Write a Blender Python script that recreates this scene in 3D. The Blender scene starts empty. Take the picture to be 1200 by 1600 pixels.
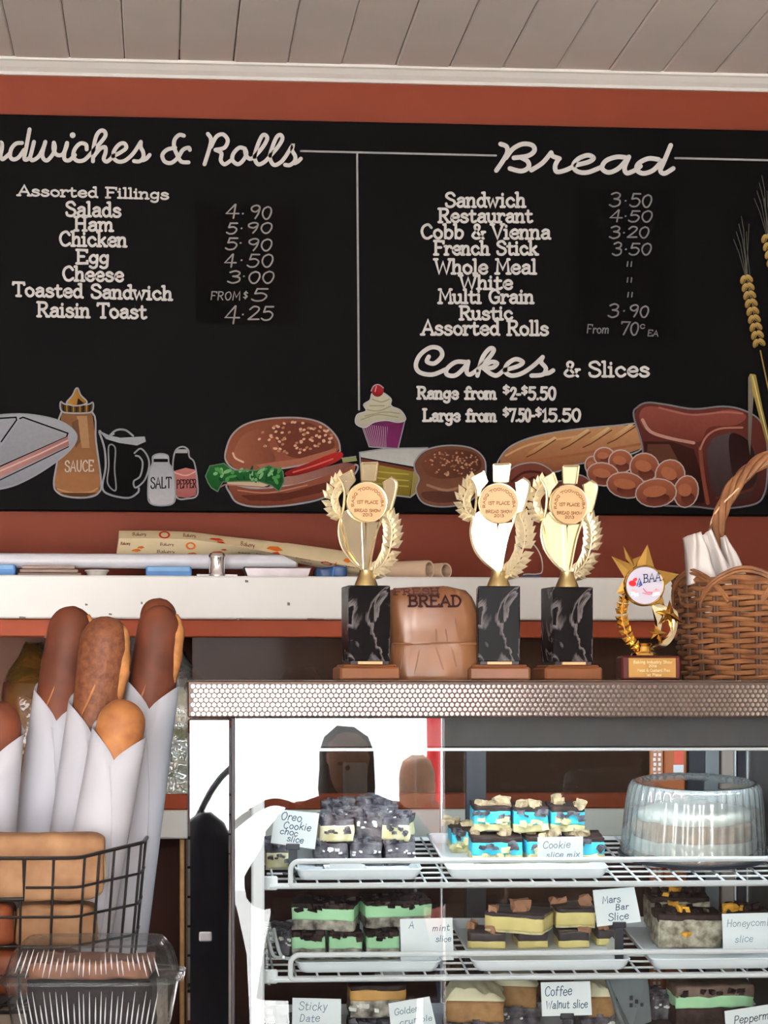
import bpy, bmesh, math, random
from mathutils import Vector, Matrix, noise
from mathutils.geometry import tessellate_polygon
C = bpy.context.scene.collection
SC = bpy.context.scene
PI = math.pi
R = math.radians

# ---------------------------------------------------------------- camera, light, exposure
F = 3850.0            # focal length in pixels of the 1200 x 1600 frame
HY = 1105.0           # pixel row of the horizon
YAW = math.atan(345 / F)
CAMZ = 1.45
cam = bpy.data.cameras.new('camera')
cam.sensor_fit = 'VERTICAL'; cam.sensor_height = 36.0; cam.sensor_width = 27.0
cam.lens = 36.0 * F / 1600.0
cam.shift_y = (HY - 800) / 1600.0
cam.clip_start = 0.05; cam.clip_end = 200
cam_o = bpy.data.objects.new('camera', cam); C.objects.link(cam_o)
cam_o.location = (0, 0, CAMZ); cam_o.rotation_euler = (PI / 2, 0, -YAW)
SC.camera = cam_o

SC.view_settings.view_transform = 'Standard'
SC.view_settings.look = 'None'
SC.view_settings.gamma = 1.0
SC.view_settings.exposure = 0.4
SC.view_settings.use_curve_mapping = False
SC.cycles.use_denoising = True
SC.cycles.max_bounces = 10
SC.cycles.transparent_max_bounces = 24
SC.cycles.glossy_bounces = 5
SC.cycles.sample_clamp_indirect = 6
SC.cycles.caustics_reflective = False
SC.cycles.caustics_refractive = False

W = bpy.data.worlds.new('sky'); SC.world = W; W.use_nodes = True
bg = W.node_tree.nodes['Background']
bg.inputs[0].default_value = (0.94, 0.965, 1.0, 1); bg.inputs[1].default_value = 13.5

ROOM_X0, ROOM_X1, FRONT_Y, WALL_Y = -2.6, 2.6, -2.5, 5.2
DOOR_X0, DOOR_X1, DOOR_Z = -2.3, 1.16, 2.45

def area(name, loc, rot, sx, sy, energy, color=(1, 1, 1), portal=False):
    l = bpy.data.lights.new(name, 'AREA'); l.shape = 'RECTANGLE'; l.size = sx; l.size_y = sy
    l.energy = energy; l.color = color
    if portal: l.cycles.is_portal = True
    o = bpy.data.objects.new(name, l); C.objects.link(o); o.location = loc; o.rotation_euler = rot
    return o
area('shopfront_daylight', ((DOOR_X0 + DOOR_X1) / 2, FRONT_Y + .01, DOOR_Z / 2), (R(90), 0, 0), DOOR_X1 - DOOR_X0, DOOR_Z, 1, portal=True)

sun = bpy.data.lights.new('street_sun', 'SUN'); sun.energy = 90; sun.angle = R(.6); sun.color = (1, .985, .96)
sun_o = bpy.data.objects.new('street_sun', sun); C.objects.link(sun_o); sun_o.location = (-2, -8, 9); sun_o.rotation_euler = (R(28), 0, R(-14))

def P(px, py, Y):
    """world point seen at pixel (px, py) on the plane at distance Y from the camera"""
    xc = (px - 600) / F; zc = (HY - py) / F
    dx = math.sin(YAW) + xc * math.cos(YAW); dy = math.cos(YAW) - xc * math.sin(YAW)
    t = Y / dy
    return Vector((dx * t, Y, CAMZ + zc * t))
def PX(px, Y): return P(px, HY, Y).x
def PZ(py, Y, px=600): return P(px, py, Y).z

# ---------------------------------------------------------------- materials
def s2l(c): c = c / 255; return c / 12.92 if c <= .04045 else ((c + .055) / 1.055) ** 2.4
def S(r, g, b): return (s2l(r), s2l(g), s2l(b), 1)
MATS = {}
def mat(name, col, rough=.5, metal=0, var=.06, scale=30, bump=0, spec=.3, sub=0, coat=0, col2=None, detail=3):
    """principled material with procedural noise variation of the colour and an optional bump"""
    if name in MATS: return MATS[name]
    m = bpy.data.materials.new(name); m.use_nodes = True
    nt = m.node_tree; b = nt.nodes['Principled BSDF']
    b.inputs['Roughness'].default_value = rough; b.inputs['Metallic'].default_value = metal
    b.inputs['Specular IOR Level'].default_value = spec
    if coat: b.inputs['Coat Weight'].default_value = coat; b.inputs['Coat Roughness'].default_value = .08
    if sub:
        b.inputs['Subsurface Weight'].default_value = sub; b.inputs['Subsurface Scale'].default_value = .01
    tc = nt.nodes.new('ShaderNodeTexCoord'); n = nt.nodes.new('ShaderNodeTexNoise')
    n.inputs['Scale'].default_value = scale; n.inputs['Detail'].default_value = detail
    nt.links.new(tc.outputs['Object'], n.inputs['Vector'])
    r = nt.nodes.new('ShaderNodeValToRGB')
    if col2 is None:
        lo = tuple(max(0, c * (1 - var)) for c in col[:3]) + (1,); hi = tuple(min(1, c * (1 + var)) for c in col[:3]) + (1,)
    else: lo, hi = col, col2
    r.color_ramp.elements[0].position = .32; r.color_ramp.elements[1].position = .68
    r.color_ramp.elements[0].color = lo; r.color_ramp.elements[1].color = hi
    nt.links.new(n.outputs['Fac'], r.inputs[0]); nt.links.new(r.outputs[0], b.inputs['Base Color'])
    if bump:
        bp = nt.nodes.new('ShaderNodeBump'); bp.inputs['Strength'].default_value = bump; bp.inputs['Distance'].default_value = .004
        nt.links.new(n.outputs['Fac'], bp.inputs['Height']); nt.links.new(bp.outputs[0], b.inputs['Normal'])
    MATS[name] = m
    return m

def clear(name, tint=(1, 1, 1), haze=0.0, haze_col=(.9, .9, .9), ior=1.5, rough=.02, gloss=1.0, bump=0, bscale=40):
    """thin clear sheet: see-through, with Fresnel reflection and optional haze"""
    if name in MATS: return MATS[name]
    m = bpy.data.materials.new(name); m.use_nodes = True
    nt = m.node_tree; N = nt.nodes; L = nt.links
    N.remove(N['Principled BSDF']); out = N['Material Output']
    tr = N.new('ShaderNodeBsdfTransparent'); tr.inputs[0].default_value = (*tint, 1)
    gl = N.new('ShaderNodeBsdfAnisotropic'); gl.inputs['Roughness'].default_value = rough
    fr = N.new('ShaderNodeFresnel'); fr.inputs[0].default_value = ior
    mx = N.new('ShaderNodeMixShader')
    base = tr
    if haze:
        df = N.new('ShaderNodeBsdfDiffuse'); df.inputs[0].default_value = (*haze_col, 1)
        h = N.new('ShaderNodeMixShader'); h.inputs[0].default_value = haze
        L.new(tr.outputs[0], h.inputs[1]); L.new(df.outputs[0], h.inputs[2]); base = h
    ml = N.new('ShaderNodeMath'); ml.operation = 'MULTIPLY'; ml.inputs[1].default_value = gloss
    L.new(fr.outputs[0], ml.inputs[0]); L.new(ml.outputs[0], mx.inputs[0])
    L.new(base.outputs[0], mx.inputs[1]); L.new(gl.outputs[0], mx.inputs[2]); L.new(mx.outputs[0], out.inputs[0])
    if bump:
        tc = N.new('ShaderNodeTexCoord'); n = N.new('ShaderNodeTexNoise'); n.inputs['Scale'].default_value = bscale
        bp = N.new('ShaderNodeBump'); bp.inputs['Strength'].default_value = bump; bp.inputs['Distance'].default_value = .01
        L.new(tc.outputs['Object'], n.inputs['Vector']); L.new(n.outputs['Fac'], bp.inputs['Height'])
        L.new(bp.outputs[0], gl.inputs['Normal']); L.new(bp.outputs[0], fr.inputs['Normal'])
    MATS[name] = m
    return m

def vcol_mat():
    m = bpy.data.materials.new('sign paint'); m.use_nodes = True; nt = m.node_tree; b = nt.nodes['Principled BSDF']
    a = nt.nodes.new('ShaderNodeAttribute'); a.attribute_name = 'Col'
    n = nt.nodes.new('ShaderNodeTexNoise'); n.inputs['Scale'].default_value = 120
    mr = nt.nodes.new('ShaderNodeMapRange'); mr.inputs[3].default_value = .88; mr.inputs[4].default_value = 1.1
    mx = nt.nodes.new('ShaderNodeVectorMath'); mx.operation = 'SCALE'
    tc = nt.nodes.new('ShaderNodeTexCoord'); nt.links.new(tc.outputs['Object'], n.inputs['Vector'])
    nt.links.new(n.outputs['Fac'], mr.inputs[0]); nt.links.new(a.outputs['Color'], mx.inputs[0]); nt.links.new(mr.outputs[0], mx.inputs['Scale'])
    nt.links.new(mx.outputs[0], b.inputs['Base Color']); b.inputs['Roughness'].default_value = .7; b.inputs['Specular IOR Level'].default_value = .02
    return m
PAINT = vcol_mat()

# ---------------------------------------------------------------- mesh helpers
class M:
    def __init__(s): s.v = []; s.f = []; s.c = []
    def add(s, vs, fs, col=None):
        o = len(s.v); s.v += [tuple(v) for v in vs]; s.f += [tuple(i + o for i in f) for f in fs]
        if col is not None: s.c += [col] * len(vs)
        return s
    def box(s, x0, x1, y0, y1, z0, z1, mx=None):
        vs = [Vector((x, y, z)) for z in (z0, z1) for y in (y0, y1) for x in (x0, x1)]
        if mx is not None: vs = [mx @ v for v in vs]
        return s.add(vs, [(0, 2, 3, 1), (4, 5, 7, 6), (0, 1, 5, 4), (2, 6, 7, 3), (0, 4, 6, 2), (1, 3, 7, 5)])
    def bbox(s, x0, x1, y0, y1, z0, z1, b=.002, mx=None):
        """box with chamfered edges"""
        b = min(b, (x1 - x0) / 2.1, (y1 - y0) / 2.1, (z1 - z0) / 2.1)
        rings = []
        for z, i in ((z0, b), (z0 + b, 0), (z1 - b, 0), (z1, b)):
            c = b if i == 0 else b
            rings.append([Vector(p) for p in ((x0 + b + 0, y0 + i, z), (x1 - b, y0 + i, z), (x1 - i, y0 + b, z), (x1 - i, y1 - b, z), (x1 - b, y1 - i, z), (x0 + b, y1 - i, z), (x0 + i, y1 - b, z), (x0 + i, y0 + b, z))])
        return s.loft(rings, mx=mx)
    def loft(s, rings, cap=True, mx=None, closed=True):
        n = len(rings[0]); vs = [p for r in rings for p in r]
        if mx is not None: vs = [mx @ Vector(v) for v in vs]
        fs = []
        for a in range(len(rings) - 1):
            for i in range(n if closed else n - 1):
                j = (i + 1) % n
                fs.append((a * n + i, a * n + j, (a + 1) * n + j, (a + 1) * n + i))
        if cap:
            fs.append(tuple(range(n))[::-1]); fs.append(tuple(range((len(rings) - 1) * n, len(rings) * n)))
        return s.add(vs, fs)
    def tube(s, pts, r, n=8, cap=True, flat=None, closed=False):
        pts = [Vector(p) for p in pts]; k = len(pts)
        rr = r if isinstance(r, (list, tuple)) else [r] * k
        rings = []; up = None
        for i, p in enumerate(pts):
            if closed: t = pts[(i + 1) % k] - pts[i - 1]
            else: t = pts[min(i + 1, k - 1)] - pts[max(i - 1, 0)]
            t = t.normalized() if t.length > 1e-9 else Vector((0, 0, 1))
            if up is None:
                up = Vector((0, 0, 1)) if abs(t.z) < .9 else Vector((0, 1, 0))
            a = t.cross(up)
            if a.length < 1e-6: a = t.cross(Vector((1, 0, 0)))
            a.normalize(); b = a.cross(t).normalized(); up = b
            rings.append([p + a * (math.cos(2 * PI * q / n) * rr[i]) + b * (math.sin(2 * PI * q / n) * rr[i] * (flat or 1)) for q in range(n)])
        if closed: rings.append(rings[0]); cap = False
        return s.loft(rings, cap)
    def lathe(s, prof, n=32, mx=None, mod=None, cap=True):
        rings = []
        for r, z in prof:
            rings.append([Vector((r * (mod(2 * PI * q / n, z) if mod else 1) * math.cos(2 * PI * q / n), r * (mod(2 * PI * q / n, z) if mod else 1) * math.sin(2 * PI * q / n), z)) for q in range(n)])
        return s.loft(rings, cap, mx)
    def ext(s, poly, y0, y1, inset=0):
        """extrude an x-z outline between y0 and y1 (front at y0 may be inset)"""
        n = len(poly); cx = sum(p[0] for p in poly) / n; cz = sum(p[1] for p in poly) / n
        def ins(p):
            d = Vector((cx - p[0], cz - p[1])); l = d.length
            return (p[0] + d.x / l * inset, p[1] + d.y / l * inset) if l > inset else p
        fr = [ins(p) for p in poly] if inset else poly
        mid = y0 + inset
        rings = [[Vector((p[0], y0, p[1])) for p in fr]] + ([[Vector((p[0], mid, p[1])) for p in poly]] if inset else []) + [[Vector((p[0], y1, p[1])) for p in poly]]
        o = len(s.v)
        s.loft(rings, cap=False)
        tri = tessellate_polygon([[Vector((p[0], p[1], 0)) for p in poly]])
        last = o + (len(rings) - 1) * n
        for t in tri:
            s.f.append(tuple(o + i for i in t)); s.f.append(tuple(last + i for i in t[::-1]))
        return s
    def disc(s, c, r, axis=1, n=20):
        vs = [Vector(c)] + [Vector((c[0] + r * math.cos(2 * PI * i / n), c[1], c[2] + r * math.sin(2 * PI * i / n))) for i in range(n)]
        return s.add(vs, [(0, 1 + i, 1 + (i + 1) % n) for i in range(n)])
    def ball(s, c, rx, ry=None, rz=None, n=10, m=6):
        ry = ry or rx; rz = rz or rx
        prof = [(math.sin(PI * i / m), -math.cos(PI * i / m)) for i in range(m + 1)]
        rings = [[Vector((c[0] + rx * max(r, .02) * math.cos(2 * PI * q / n), c[1] + ry * max(r, .02) * math.sin(2 * PI * q / n), c[2] + rz * z)) for q in range(n)] for r, z in prof]
        return s.loft(rings)
    def xf(s, mx): s.v = [tuple(mx @ Vector(v)) for v in s.v]; return s
    def jit(s, amp, sc=40, seed=0):
        for i, v in enumerate(s.v):
            d = noise.noise_vector(Vector(v) * sc + Vector((seed * 7.3, seed * 3.1, seed)))
            s.v[i] = (v[0] + d.x * amp, v[1] + d.y * amp, v[2] + d.z * amp)
        return s

def jbox(w, d, h, z0=0, seed=0, amp=.002, cuts=5, sc=60):
    """a rough-edged block with its base centred on the origin at height z0"""
    bm = bmesh.new(); bmesh.ops.create_cube(bm, size=1)
    bmesh.ops.subdivide_edges(bm, edges=bm.edges[:], cuts=cuts, use_grid_fill=True)
    m = M(); idx = {}
    for i, v in enumerate(bm.verts):
        co = Vector((v.co.x * w, v.co.y * d, v.co.z * h))
        e = sum(abs(abs(c) - .5) < 1e-4 for c in v.co)
        if e >= 2: co *= .985
        n = noise.noise_vector(co * sc + Vector((seed * 3.7, seed * 1.3, z0 * 50 + seed)))
        co += n * amp; co.z += h / 2 + z0
        m.v.append(tuple(co)); idx[v.index] = i
    bm.verts.index_update()
    for f in bm.faces: m.f.append(tuple(v.index for v in f.verts))
    bm.free(); return m

def obj(name, m, material, parent=None, smooth=False, world=False, stuff=False):
    me = bpy.data.meshes.new(name)
    off = parent.location if (world and parent is not None) else Vector((0, 0, 0))
    me.from_pydata([(v[0] - off[0], v[1] - off[1], v[2] - off[2]) for v in m.v], [], m.f)
    if m.c and len(m.c) == len(m.v):
        a = me.color_attributes.new('Col', 'FLOAT_COLOR', 'POINT')
        for i, c in enumerate(m.c): a.data[i].color = c
    me.validate(); me.update()
    bm = bmesh.new(); bm.from_mesh(me); bmesh.ops.recalc_face_normals(bm, faces=bm.faces); bm.to_mesh(me); bm.free()
    for mm in (material if isinstance(material, list) else [material]): me.materials.append(mm)
    if smooth:
        for p in me.polygons: p.use_smooth = True
        if smooth != 'all':
            try: me.set_sharp_from_angle(angle=R(38))
            except Exception: pass
    o = bpy.data.objects.new(name, me); C.objects.link(o)
    if parent is not None: o.parent = parent
    if stuff: o['kind'] = 'stuff'
    return o
def tag(o, label, cat, group=None):
    o['label'] = label; o['category'] = cat
    if group: o['group'] = group
    return o
def thing(name, label, cat, loc=(0, 0, 0), rz=0, group=None, tilt=0, ry=0):
    o = bpy.data.objects.new(name, None); C.objects.link(o); o.empty_display_size = .02
    o.rotation_mode = 'ZYX'
    o.location = loc; o.rotation_euler = (tilt, ry, rz)
    return tag(o, label, cat, group)
def struct(name, m, material, smooth=False):
    o = obj(name, m, material, None, smooth); o['kind'] = 'structure'; return o

def cr(pts, n=5, closed=False):
    """smooth curve through points"""
    p = [Vector(q) for q in pts]; k = len(p); out = []
    for i in range(k if closed else k - 1):
        a = p[(i - 1) % k] if closed or i > 0 else p[0]; b = p[i]; c = p[(i + 1) % k]
        d = p[(i + 2) % k] if closed or i + 2 < k else p[k - 1]
        for j in range(n):
            t = j / n
            out.append(.5 * ((2 * b) + (c - a) * t + (2 * a - 5 * b + 4 * c - d) * t * t + (3 * b - a - 3 * c + d) * t ** 3))
    if not closed: out.append(p[-1])
    return out

# ---------------------------------------------------------------- lettering (drawn strokes)
G = {
 'a': (58, '~12,52 28,63 44,56 46,40 46,8 55,0|~46,38 24,36 8,20 18,2 34,3 46,16'),
 'b': (58, '12,100 12,2|_2,98 12,100|~12,40 28,61 48,48 50,24 36,1 12,8'),
 'c': (56, '~48,46 32,62 12,50 8,26 22,2 38,2 50,14'),
 'd': (60, '46,100 46,6 56,0|_34,98 46,100|~46,44 28,62 10,46 8,20 24,0 46,14'),
 'e': (56, '~10,32 48,36 44,56 28,63 10,46 8,20 24,1 40,2 50,14'),
 'f': (46, '~46,88 34,100 22,90 20,70 20,0|6,60 40,60|_8,0 34,0'),
 'g': (56, '~46,44 28,62 10,46 8,22 24,6 46,18|~48,62 46,10 42,-22 24,-32 8,-22'),
 'h': (60, '12,100 12,0|_2,98 12,100|_2,0 22,0|~12,36 26,60 42,58 46,40 46,0|_38,0 57,0'),
 'i': (30, '14,62 14,0|_4,61 14,62|_4,0 26,0|14,84 14,90'),
 'k': (58, '12,100 12,0|_2,98 12,100|_2,0 22,0|46,60 14,26|24,36 50,0|_44,0 58,0'),
 'l': (28, '14,100 14,0|_4,98 14,100|_4,0 24,0'),
 'm': (84, '10,62 10,0|~10,36 22,60 36,58 40,40 40,0|~40,36 52,60 66,58 70,40 70,0|_0,61 10,62|_2,0 18,0|_62,0 80,0'),
 'n': (58, '10,62 10,0|~10,36 24,60 40,58 44,40 44,0|_0,61 10,62|_2,0 18,0|_36,0 54,0'),
 'o': (56, '~28,62 10,50 8,22 26,0 46,12 48,42 28,62'),
 'p': (58, '12,62 12,-30|~12,40 28,61 48,48 50,24 36,1 12,8'),
 'r': (46, '12,62 12,0|~12,36 24,58 38,60 43,50|_2,61 12,62|_2,0 24,0'),
 's': (52, '~44,50 28,62 12,54 14,40 36,30 46,16 34,1 14,2 6,14'),
 't': (46, '~18,84 18,14 28,0 42,8|4,60 38,60'),
 'u': (60, '~10,62 10,18 22,0 38,6 46,24|46,62 46,6 56,0|_0,61 10,62|_36,61 46,62'),
 'v': (52, '4,62 24,0 46,62'), 'x': (52, '6,62 46,0|46,62 6,0'), 'z': (50, '6,60 44,60 6,2 46,2'),
 'w': (74, '4,62 18,0 34,52 48,0 64,62|_-4,62 12,62|_56,62 72,62'),
 'y': (54, '6,62 26,4|46,62 20,-30 6,-28'),
 'A': (72, '4,0 36,100 66,0|16,36 54,36|_-4,0 14,0|_56,0 76,0'),
 'B': (66, '12,100 12,0|~12,98 44,96 52,76 40,56 12,52|~12,52 46,48 58,26 44,4 12,2|_2,99 12,99|_2,1 12,1'),
 'C': (70, '~62,76 44,98 18,84 8,48 20,10 42,0 64,16'),
 'D': (70, '12,100 12,0|~12,99 42,94 60,52 44,8 12,1|_2,99 12,99|_2,1 12,1'),
 'E': (68, '60,84 60,98 12,100 12,0 62,2 62,18|12,52 44,52|_2,100 12,100|_2,0 12,0'),
 'F': (64, '60,82 60,98 12,100 12,0|12,52 44,52|_2,0 26,0|_2,100 12,100'),
 'G': (72, '~62,76 44,98 18,84 8,48 20,10 42,0 62,14|62,12 62,42 42,42'),
 'H': (72, '12,100 12,0|58,100 58,0|12,52 58,52|_2,100 22,100|_2,0 22,0|_48,100 68,100|_48,0 68,0'),
 'I': (28, '14,100 14,0|_4,100 24,100|_4,0 24,0'),
 'K': (68, '12,100 12,0|58,100 14,46|28,58 60,0'),
 'L': (64, '12,100 12,0 58,2 58,20|_2,100 24,100|_2,0 12,0'),
 'M': (84, '10,0 14,100 41,30 68,100 74,0|_0,0 20,0|_64,0 84,0|_4,100 14,100|_68,100 78,100'),
 'N': (70, '12,0 12,100 58,0 58,100'),
 'O': (72, '~36,98 14,82 8,46 26,2 50,6 64,50 52,90 36,98'),
 'P': (64, '12,100 12,0|~12,98 46,96 56,74 42,50 12,48|_2,0 24,0|_2,99 12,99'),
 'Q': (72, '~36,98 14,82 8,46 26,2 50,6 64,50 52,90 36,98|44,24 66,-4'),
 'R': (70, '12,100 12,0|~12,98 46,96 56,74 42,52 12,48|30,50 60,0|_2,99 12,99|_2,0 22,0|_54,0 70,0'),
 'S': (64, '~56,78 40,98 16,92 10,72 30,54 52,42 58,20 40,0 14,4 8,22'),
 'T': (68, '34,98 34,0|2,84 4,98 64,98 66,84|_22,0 46,0'),
 'U': (70, '~12,100 12,30 32,0 54,20 58,100'), 'V': (66, '2,100 32,0 62,100|_-6,100 12,100|_52,100 70,100'),
 'W': (90, '2,100 22,0 44,80 64,0 86,100|_-6,100 12,100|_76,100 94,100'), 'Y': (64, '4,100 32,50 60,100|32,50 32,0'),
 '0': (58, '~30,98 12,80 8,40 24,2 42,6 52,50 46,86 30,98'), '1': (34, '6,78 20,98 20,0|_10,0 30,0'),
 '2': (58, '~8,76 24,98 46,90 44,62 8,4|8,3 54,5'), '3': (56, '~8,86 28,98 46,84 40,60 22,54|~22,54 48,44 48,14 26,0 6,12'),
 '4': (60, '36,100 4,34 58,34|38,100 38,0'), '5': (58, '50,97 16,97 12,58|~12,58 36,62 52,40 42,6 20,0 6,12'),
 '6': (58, '~46,94 20,70 8,30 26,0 48,16 44,44 24,50 10,34'), '7': (56, '6,84 6,97 54,97 24,0'),
 '8': (58, '~30,52 12,70 28,98 46,78 30,52 8,24 28,0 52,22 30,52'), '9': (58, '~48,70 32,50 12,60 10,84 30,99 48,86 46,40 34,0'),
 '$': (50, '~44,78 30,88 12,80 12,64 36,50 42,34 26,20 8,28|26,100 26,8'),
 '&': (76, '~70,46 52,10 26,0 8,18 20,42 42,64 46,86 32,98 20,84 28,56 50,22 70,0|_60,46 78,46'),
 '.': (24, '10,2 12,4'), '-': (36, '4,42 30,42'), "'": (20, '10,100 8,78'), '"': (36, '10,100 8,78|26,100 24,78'),
 '*': (24, '10,46 12,50'), ' ': (38, ''),
}
def glyph_strokes(ch, serif):
    w, d = G[ch]; out = []
    for st in d.split('|'):
        if not st: continue
        if st[0] == '_':
            if not serif: continue
            st = st[1:]
        sm = st[0] == '~'
        if sm: st = st[1:]
        pts = [tuple(float(q) for q in p.split(',')) for p in st.split()]
        out.append([tuple(q) for q in cr(pts, 5)] if sm else pts)
    return w, out
def text_strokes(txt, x0, x1, y0, cap, slope=0, serif=True, slant=0, wob=0, seed=0):
    """strokes in a y-down plane: the word spans x0..x1 on a baseline through (x0, y0)"""
    rnd = random.Random(seed); x = 0; raw = []
    for ch in txt:
        w, st = glyph_strokes(ch, serif)
        dy = rnd.uniform(-wob, wob); sc = 1 + rnd.uniform(-wob, wob) * .015
        for s in st: raw.append([((px * sc + x + slant * py), py * sc + dy) for px, py in s])
        x += w + 2
    k = (x1 - x0) / x
    return [[(x0 + px * k, y0 + slope * (px * k) - py * cap / 100) for px, py in s] for s in raw]
def ribbon(pts, w):
    """outline pieces of a stroke of width w: one mitred strip with round ends"""
    q = [pts[0]]
    for p in pts[1:]:
        if math.hypot(p[0] - q[-1][0], p[1] - q[-1][1]) > 1e-6: q.append(p)
    pts = q; n = len(pts)
    if n < 2: return []
    closed = n > 3 and math.hypot(pts[0][0] - pts[-1][0], pts[0][1] - pts[-1][1]) < w * .05
    h = w / 2; L = []; Rr = []; dirs = []
    for a, b in zip(pts, pts[1:]):
        l = math.hypot(b[0] - a[0], b[1] - a[1]); dirs.append(((b[0] - a[0]) / l, (b[1] - a[1]) / l))
    for i, p in enumerate(pts):
        d0 = dirs[i - 1] if i > 0 else (dirs[-1] if closed else dirs[0])
        d1 = dirs[i] if i < n - 1 else (dirs[0] if closed else dirs[-1])
        nx, ny = -(d0[1] + d1[1]), d0[0] + d1[0]; l = math.hypot(nx, ny)
        if l < 1e-6: nx, ny, k = -d1[1], d1[0], 1
        else:
            nx /= l; ny /= l; k = min(1.5, 1 / max(.2, abs(nx * -d1[1] + ny * d1[0])))
        L.append((p[0] + nx * h * k, p[1] + ny * h * k)); Rr.append((p[0] - nx * h * k, p[1] - ny * h * k))
    out = [[L[i], L[i + 1], Rr[i + 1], Rr[i]] for i in range(n - 1)]
    if not closed:
        a = math.atan2(L[0][1] - pts[0][1], L[0][0] - pts[0][0])
        out.append([(pts[0][0] + h * math.cos(a + PI * i / 5), pts[0][1] + h * math.sin(a + PI * i / 5)) for i in range(6)])
        a = math.atan2(Rr[-1][1] - pts[-1][1], Rr[-1][0] - pts[-1][0])
        out.append([(pts[-1][0] + h * math.cos(a + PI * i / 5), pts[-1][1] + h * math.sin(a + PI * i / 5)) for i in range(6)])
    return out
class Paint:
    """flat painted shapes on a plane given by mp(u, v, lift)"""
    def __init__(s, mp, step=.00012, lift=.0006): s.m = M(); s.mp = mp; s.step = step; s.z = lift
    def poly(s, pts, col, col2=None, g=(0, 1), smooth=False, up=True):
        pts = [tuple(p)[:2] for p in (cr([(*p, 0) for p in pts], 5, True) if smooth else pts)]
        if col2 is not None:
            d = [p[0] * g[0] + p[1] * g[1] for p in pts]; lo, hi = min(d), max(d)
            cols = [tuple(a + (b - a) * ((q - lo) / max(hi - lo, 1e-9)) for a, b in zip(col, col2)) for q in d]
        else: cols = [col] * len(pts)
        o = len(s.m.v)
        s.m.v += [tuple(s.mp(p[0], p[1], s.z)) for p in pts]; s.m.c += cols
        if len(pts) <= 4: s.m.f.append(tuple(range(o, o + len(pts))))
        else:
            for t in tessellate_polygon([[Vector((p[0], p[1], 0)) for p in pts]]): s.m.f.append(tuple(o + i for i in t))
        if up: s.z += s.step
        return s
    def line(s, pts, w, col, smooth=False, closed=False):
        p = [tuple(q)[:2] for q in (cr([(*q, 0) for q in pts], 5, closed) if smooth else pts)]
        if closed: p = p + [p[0]]
        for q in ribbon(p, w): s.poly(q, col, up=False)
        s.z += s.step; return s
    def strokes(s, st, w, col):
        for p in st:
            for q in ribbon(p, w): s.poly(q, col, up=False)
            s.z += s.step * .5
        return s
    def ell(s, cx, cy, rx, ry, col, col2=None, g=(0, 1), rot=0, n=18, up=True):
        c, q = math.cos(rot), math.sin(rot)
        pts = []
        for i in range(n):
            a = 2 * PI * i / n; x, y = rx * math.cos(a), ry * math.sin(a)
            pts.append((cx + x * c - y * q, cy + x * q + y * c))
        return s.poly(pts, col, col2, g, up=up)

# ================================================================ the setting
orange = mat('orange wall paint', S(100, 36, 13), .6, var=.07, scale=3, spec=.2)
white_paint = mat('white gloss paint', S(236, 232, 226), .35, var=.015, scale=14)
ceil_paint = mat('cream ceiling paint', S(236, 226, 219), .6, var=.03, scale=5)
grey_wall = mat('pale wall paint', S(206, 200, 192), .7, var=.03, scale=3)
floor_m = mat('grey floor tile', S(190, 184, 176), .5, var=.06, scale=4)
dark_wall = mat('brown shopfront paint', S(74, 58, 48), .5, var=.08, scale=3)

ZC = PZ(103, 5.16)        # ceiling height
T = .1
struct('wall_back', M().box(ROOM_X0 - T, ROOM_X1 + T, WALL_Y, WALL_Y + T, 0, ZC + .1), orange)
struct('wall_left', M().box(ROOM_X0 - T, ROOM_X0, FRONT_Y - T, WALL_Y, 0, ZC + .1), grey_wall)
struct('wall_right', M().box(ROOM_X1, ROOM_X1 + T, FRONT_Y - T, WALL_Y, 0, ZC + .1), grey_wall)
m = M().box(ROOM_X0, DOOR_X0, FRONT_Y - T, FRONT_Y, 0, ZC + .1).box(DOOR_X1, ROOM_X1, FRONT_Y - T, FRONT_Y, 0, ZC + .1)
m.box(DOOR_X0, DOOR_X1, FRONT_Y - T, FRONT_Y, DOOR_Z, ZC + .1)
struct('wall_front', m, dark_wall)
struct('floor', M().box(ROOM_X0 - T, ROOM_X1 + T, FRONT_Y - T, WALL_Y + T, -.1, 0), floor_m)
struct('ground', M().box(-30, 30, -40, FRONT_Y - T, -.12, -.02), mat('pale street paving', S(222, 221, 218), .8, var=.05, scale=2))
# ceiling of narrow boards running away from the viewer
m = M(); bw = .1136; x = PX(193, 5.16) - bw * 30 + .002
k = 0
while x < ROOM_X1:
    g = .0016 + .0014 * ((k * 7) % 5 == 2)
    a, b = x + g / 2, x + bw - g / 2; dz = ((k * 37) % 7) * .0003
    m.loft([[Vector((a, y, ZC + .03)), Vector((b, y, ZC + .03)), Vector((b, y, ZC + .003 + dz)), Vector((b - .003, y, ZC + dz)), Vector((a + .003, y, ZC + dz)), Vector((a, y, ZC + .003 + dz))] for y in (FRONT_Y, WALL_Y)])
    x += bw; k += 1
m.box(ROOM_X0 - T, ROOM_X1 + T, FRONT_Y - T, WALL_Y + T, ZC + .035, ZC + .1)
struct('ceiling', m, ceil_paint)
# cornice
zb = PZ(131, WALL_Y)
pr = [(WALL_Y, zb), (WALL_Y - .008, zb), (WALL_Y - .012, zb + .006), (WALL_Y - .024, (zb + ZC) / 2 - .001), (WALL_Y - .036, ZC - .006), (WALL_Y - .042, ZC - .004), (WALL_Y - .042, ZC + .002), (WALL_Y, ZC + .002)]
struct('trim_1', M().loft([[Vector((xx, y, z)) for y, z in pr] for xx in (ROOM_X0, ROOM_X1)]), white_paint)

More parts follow.
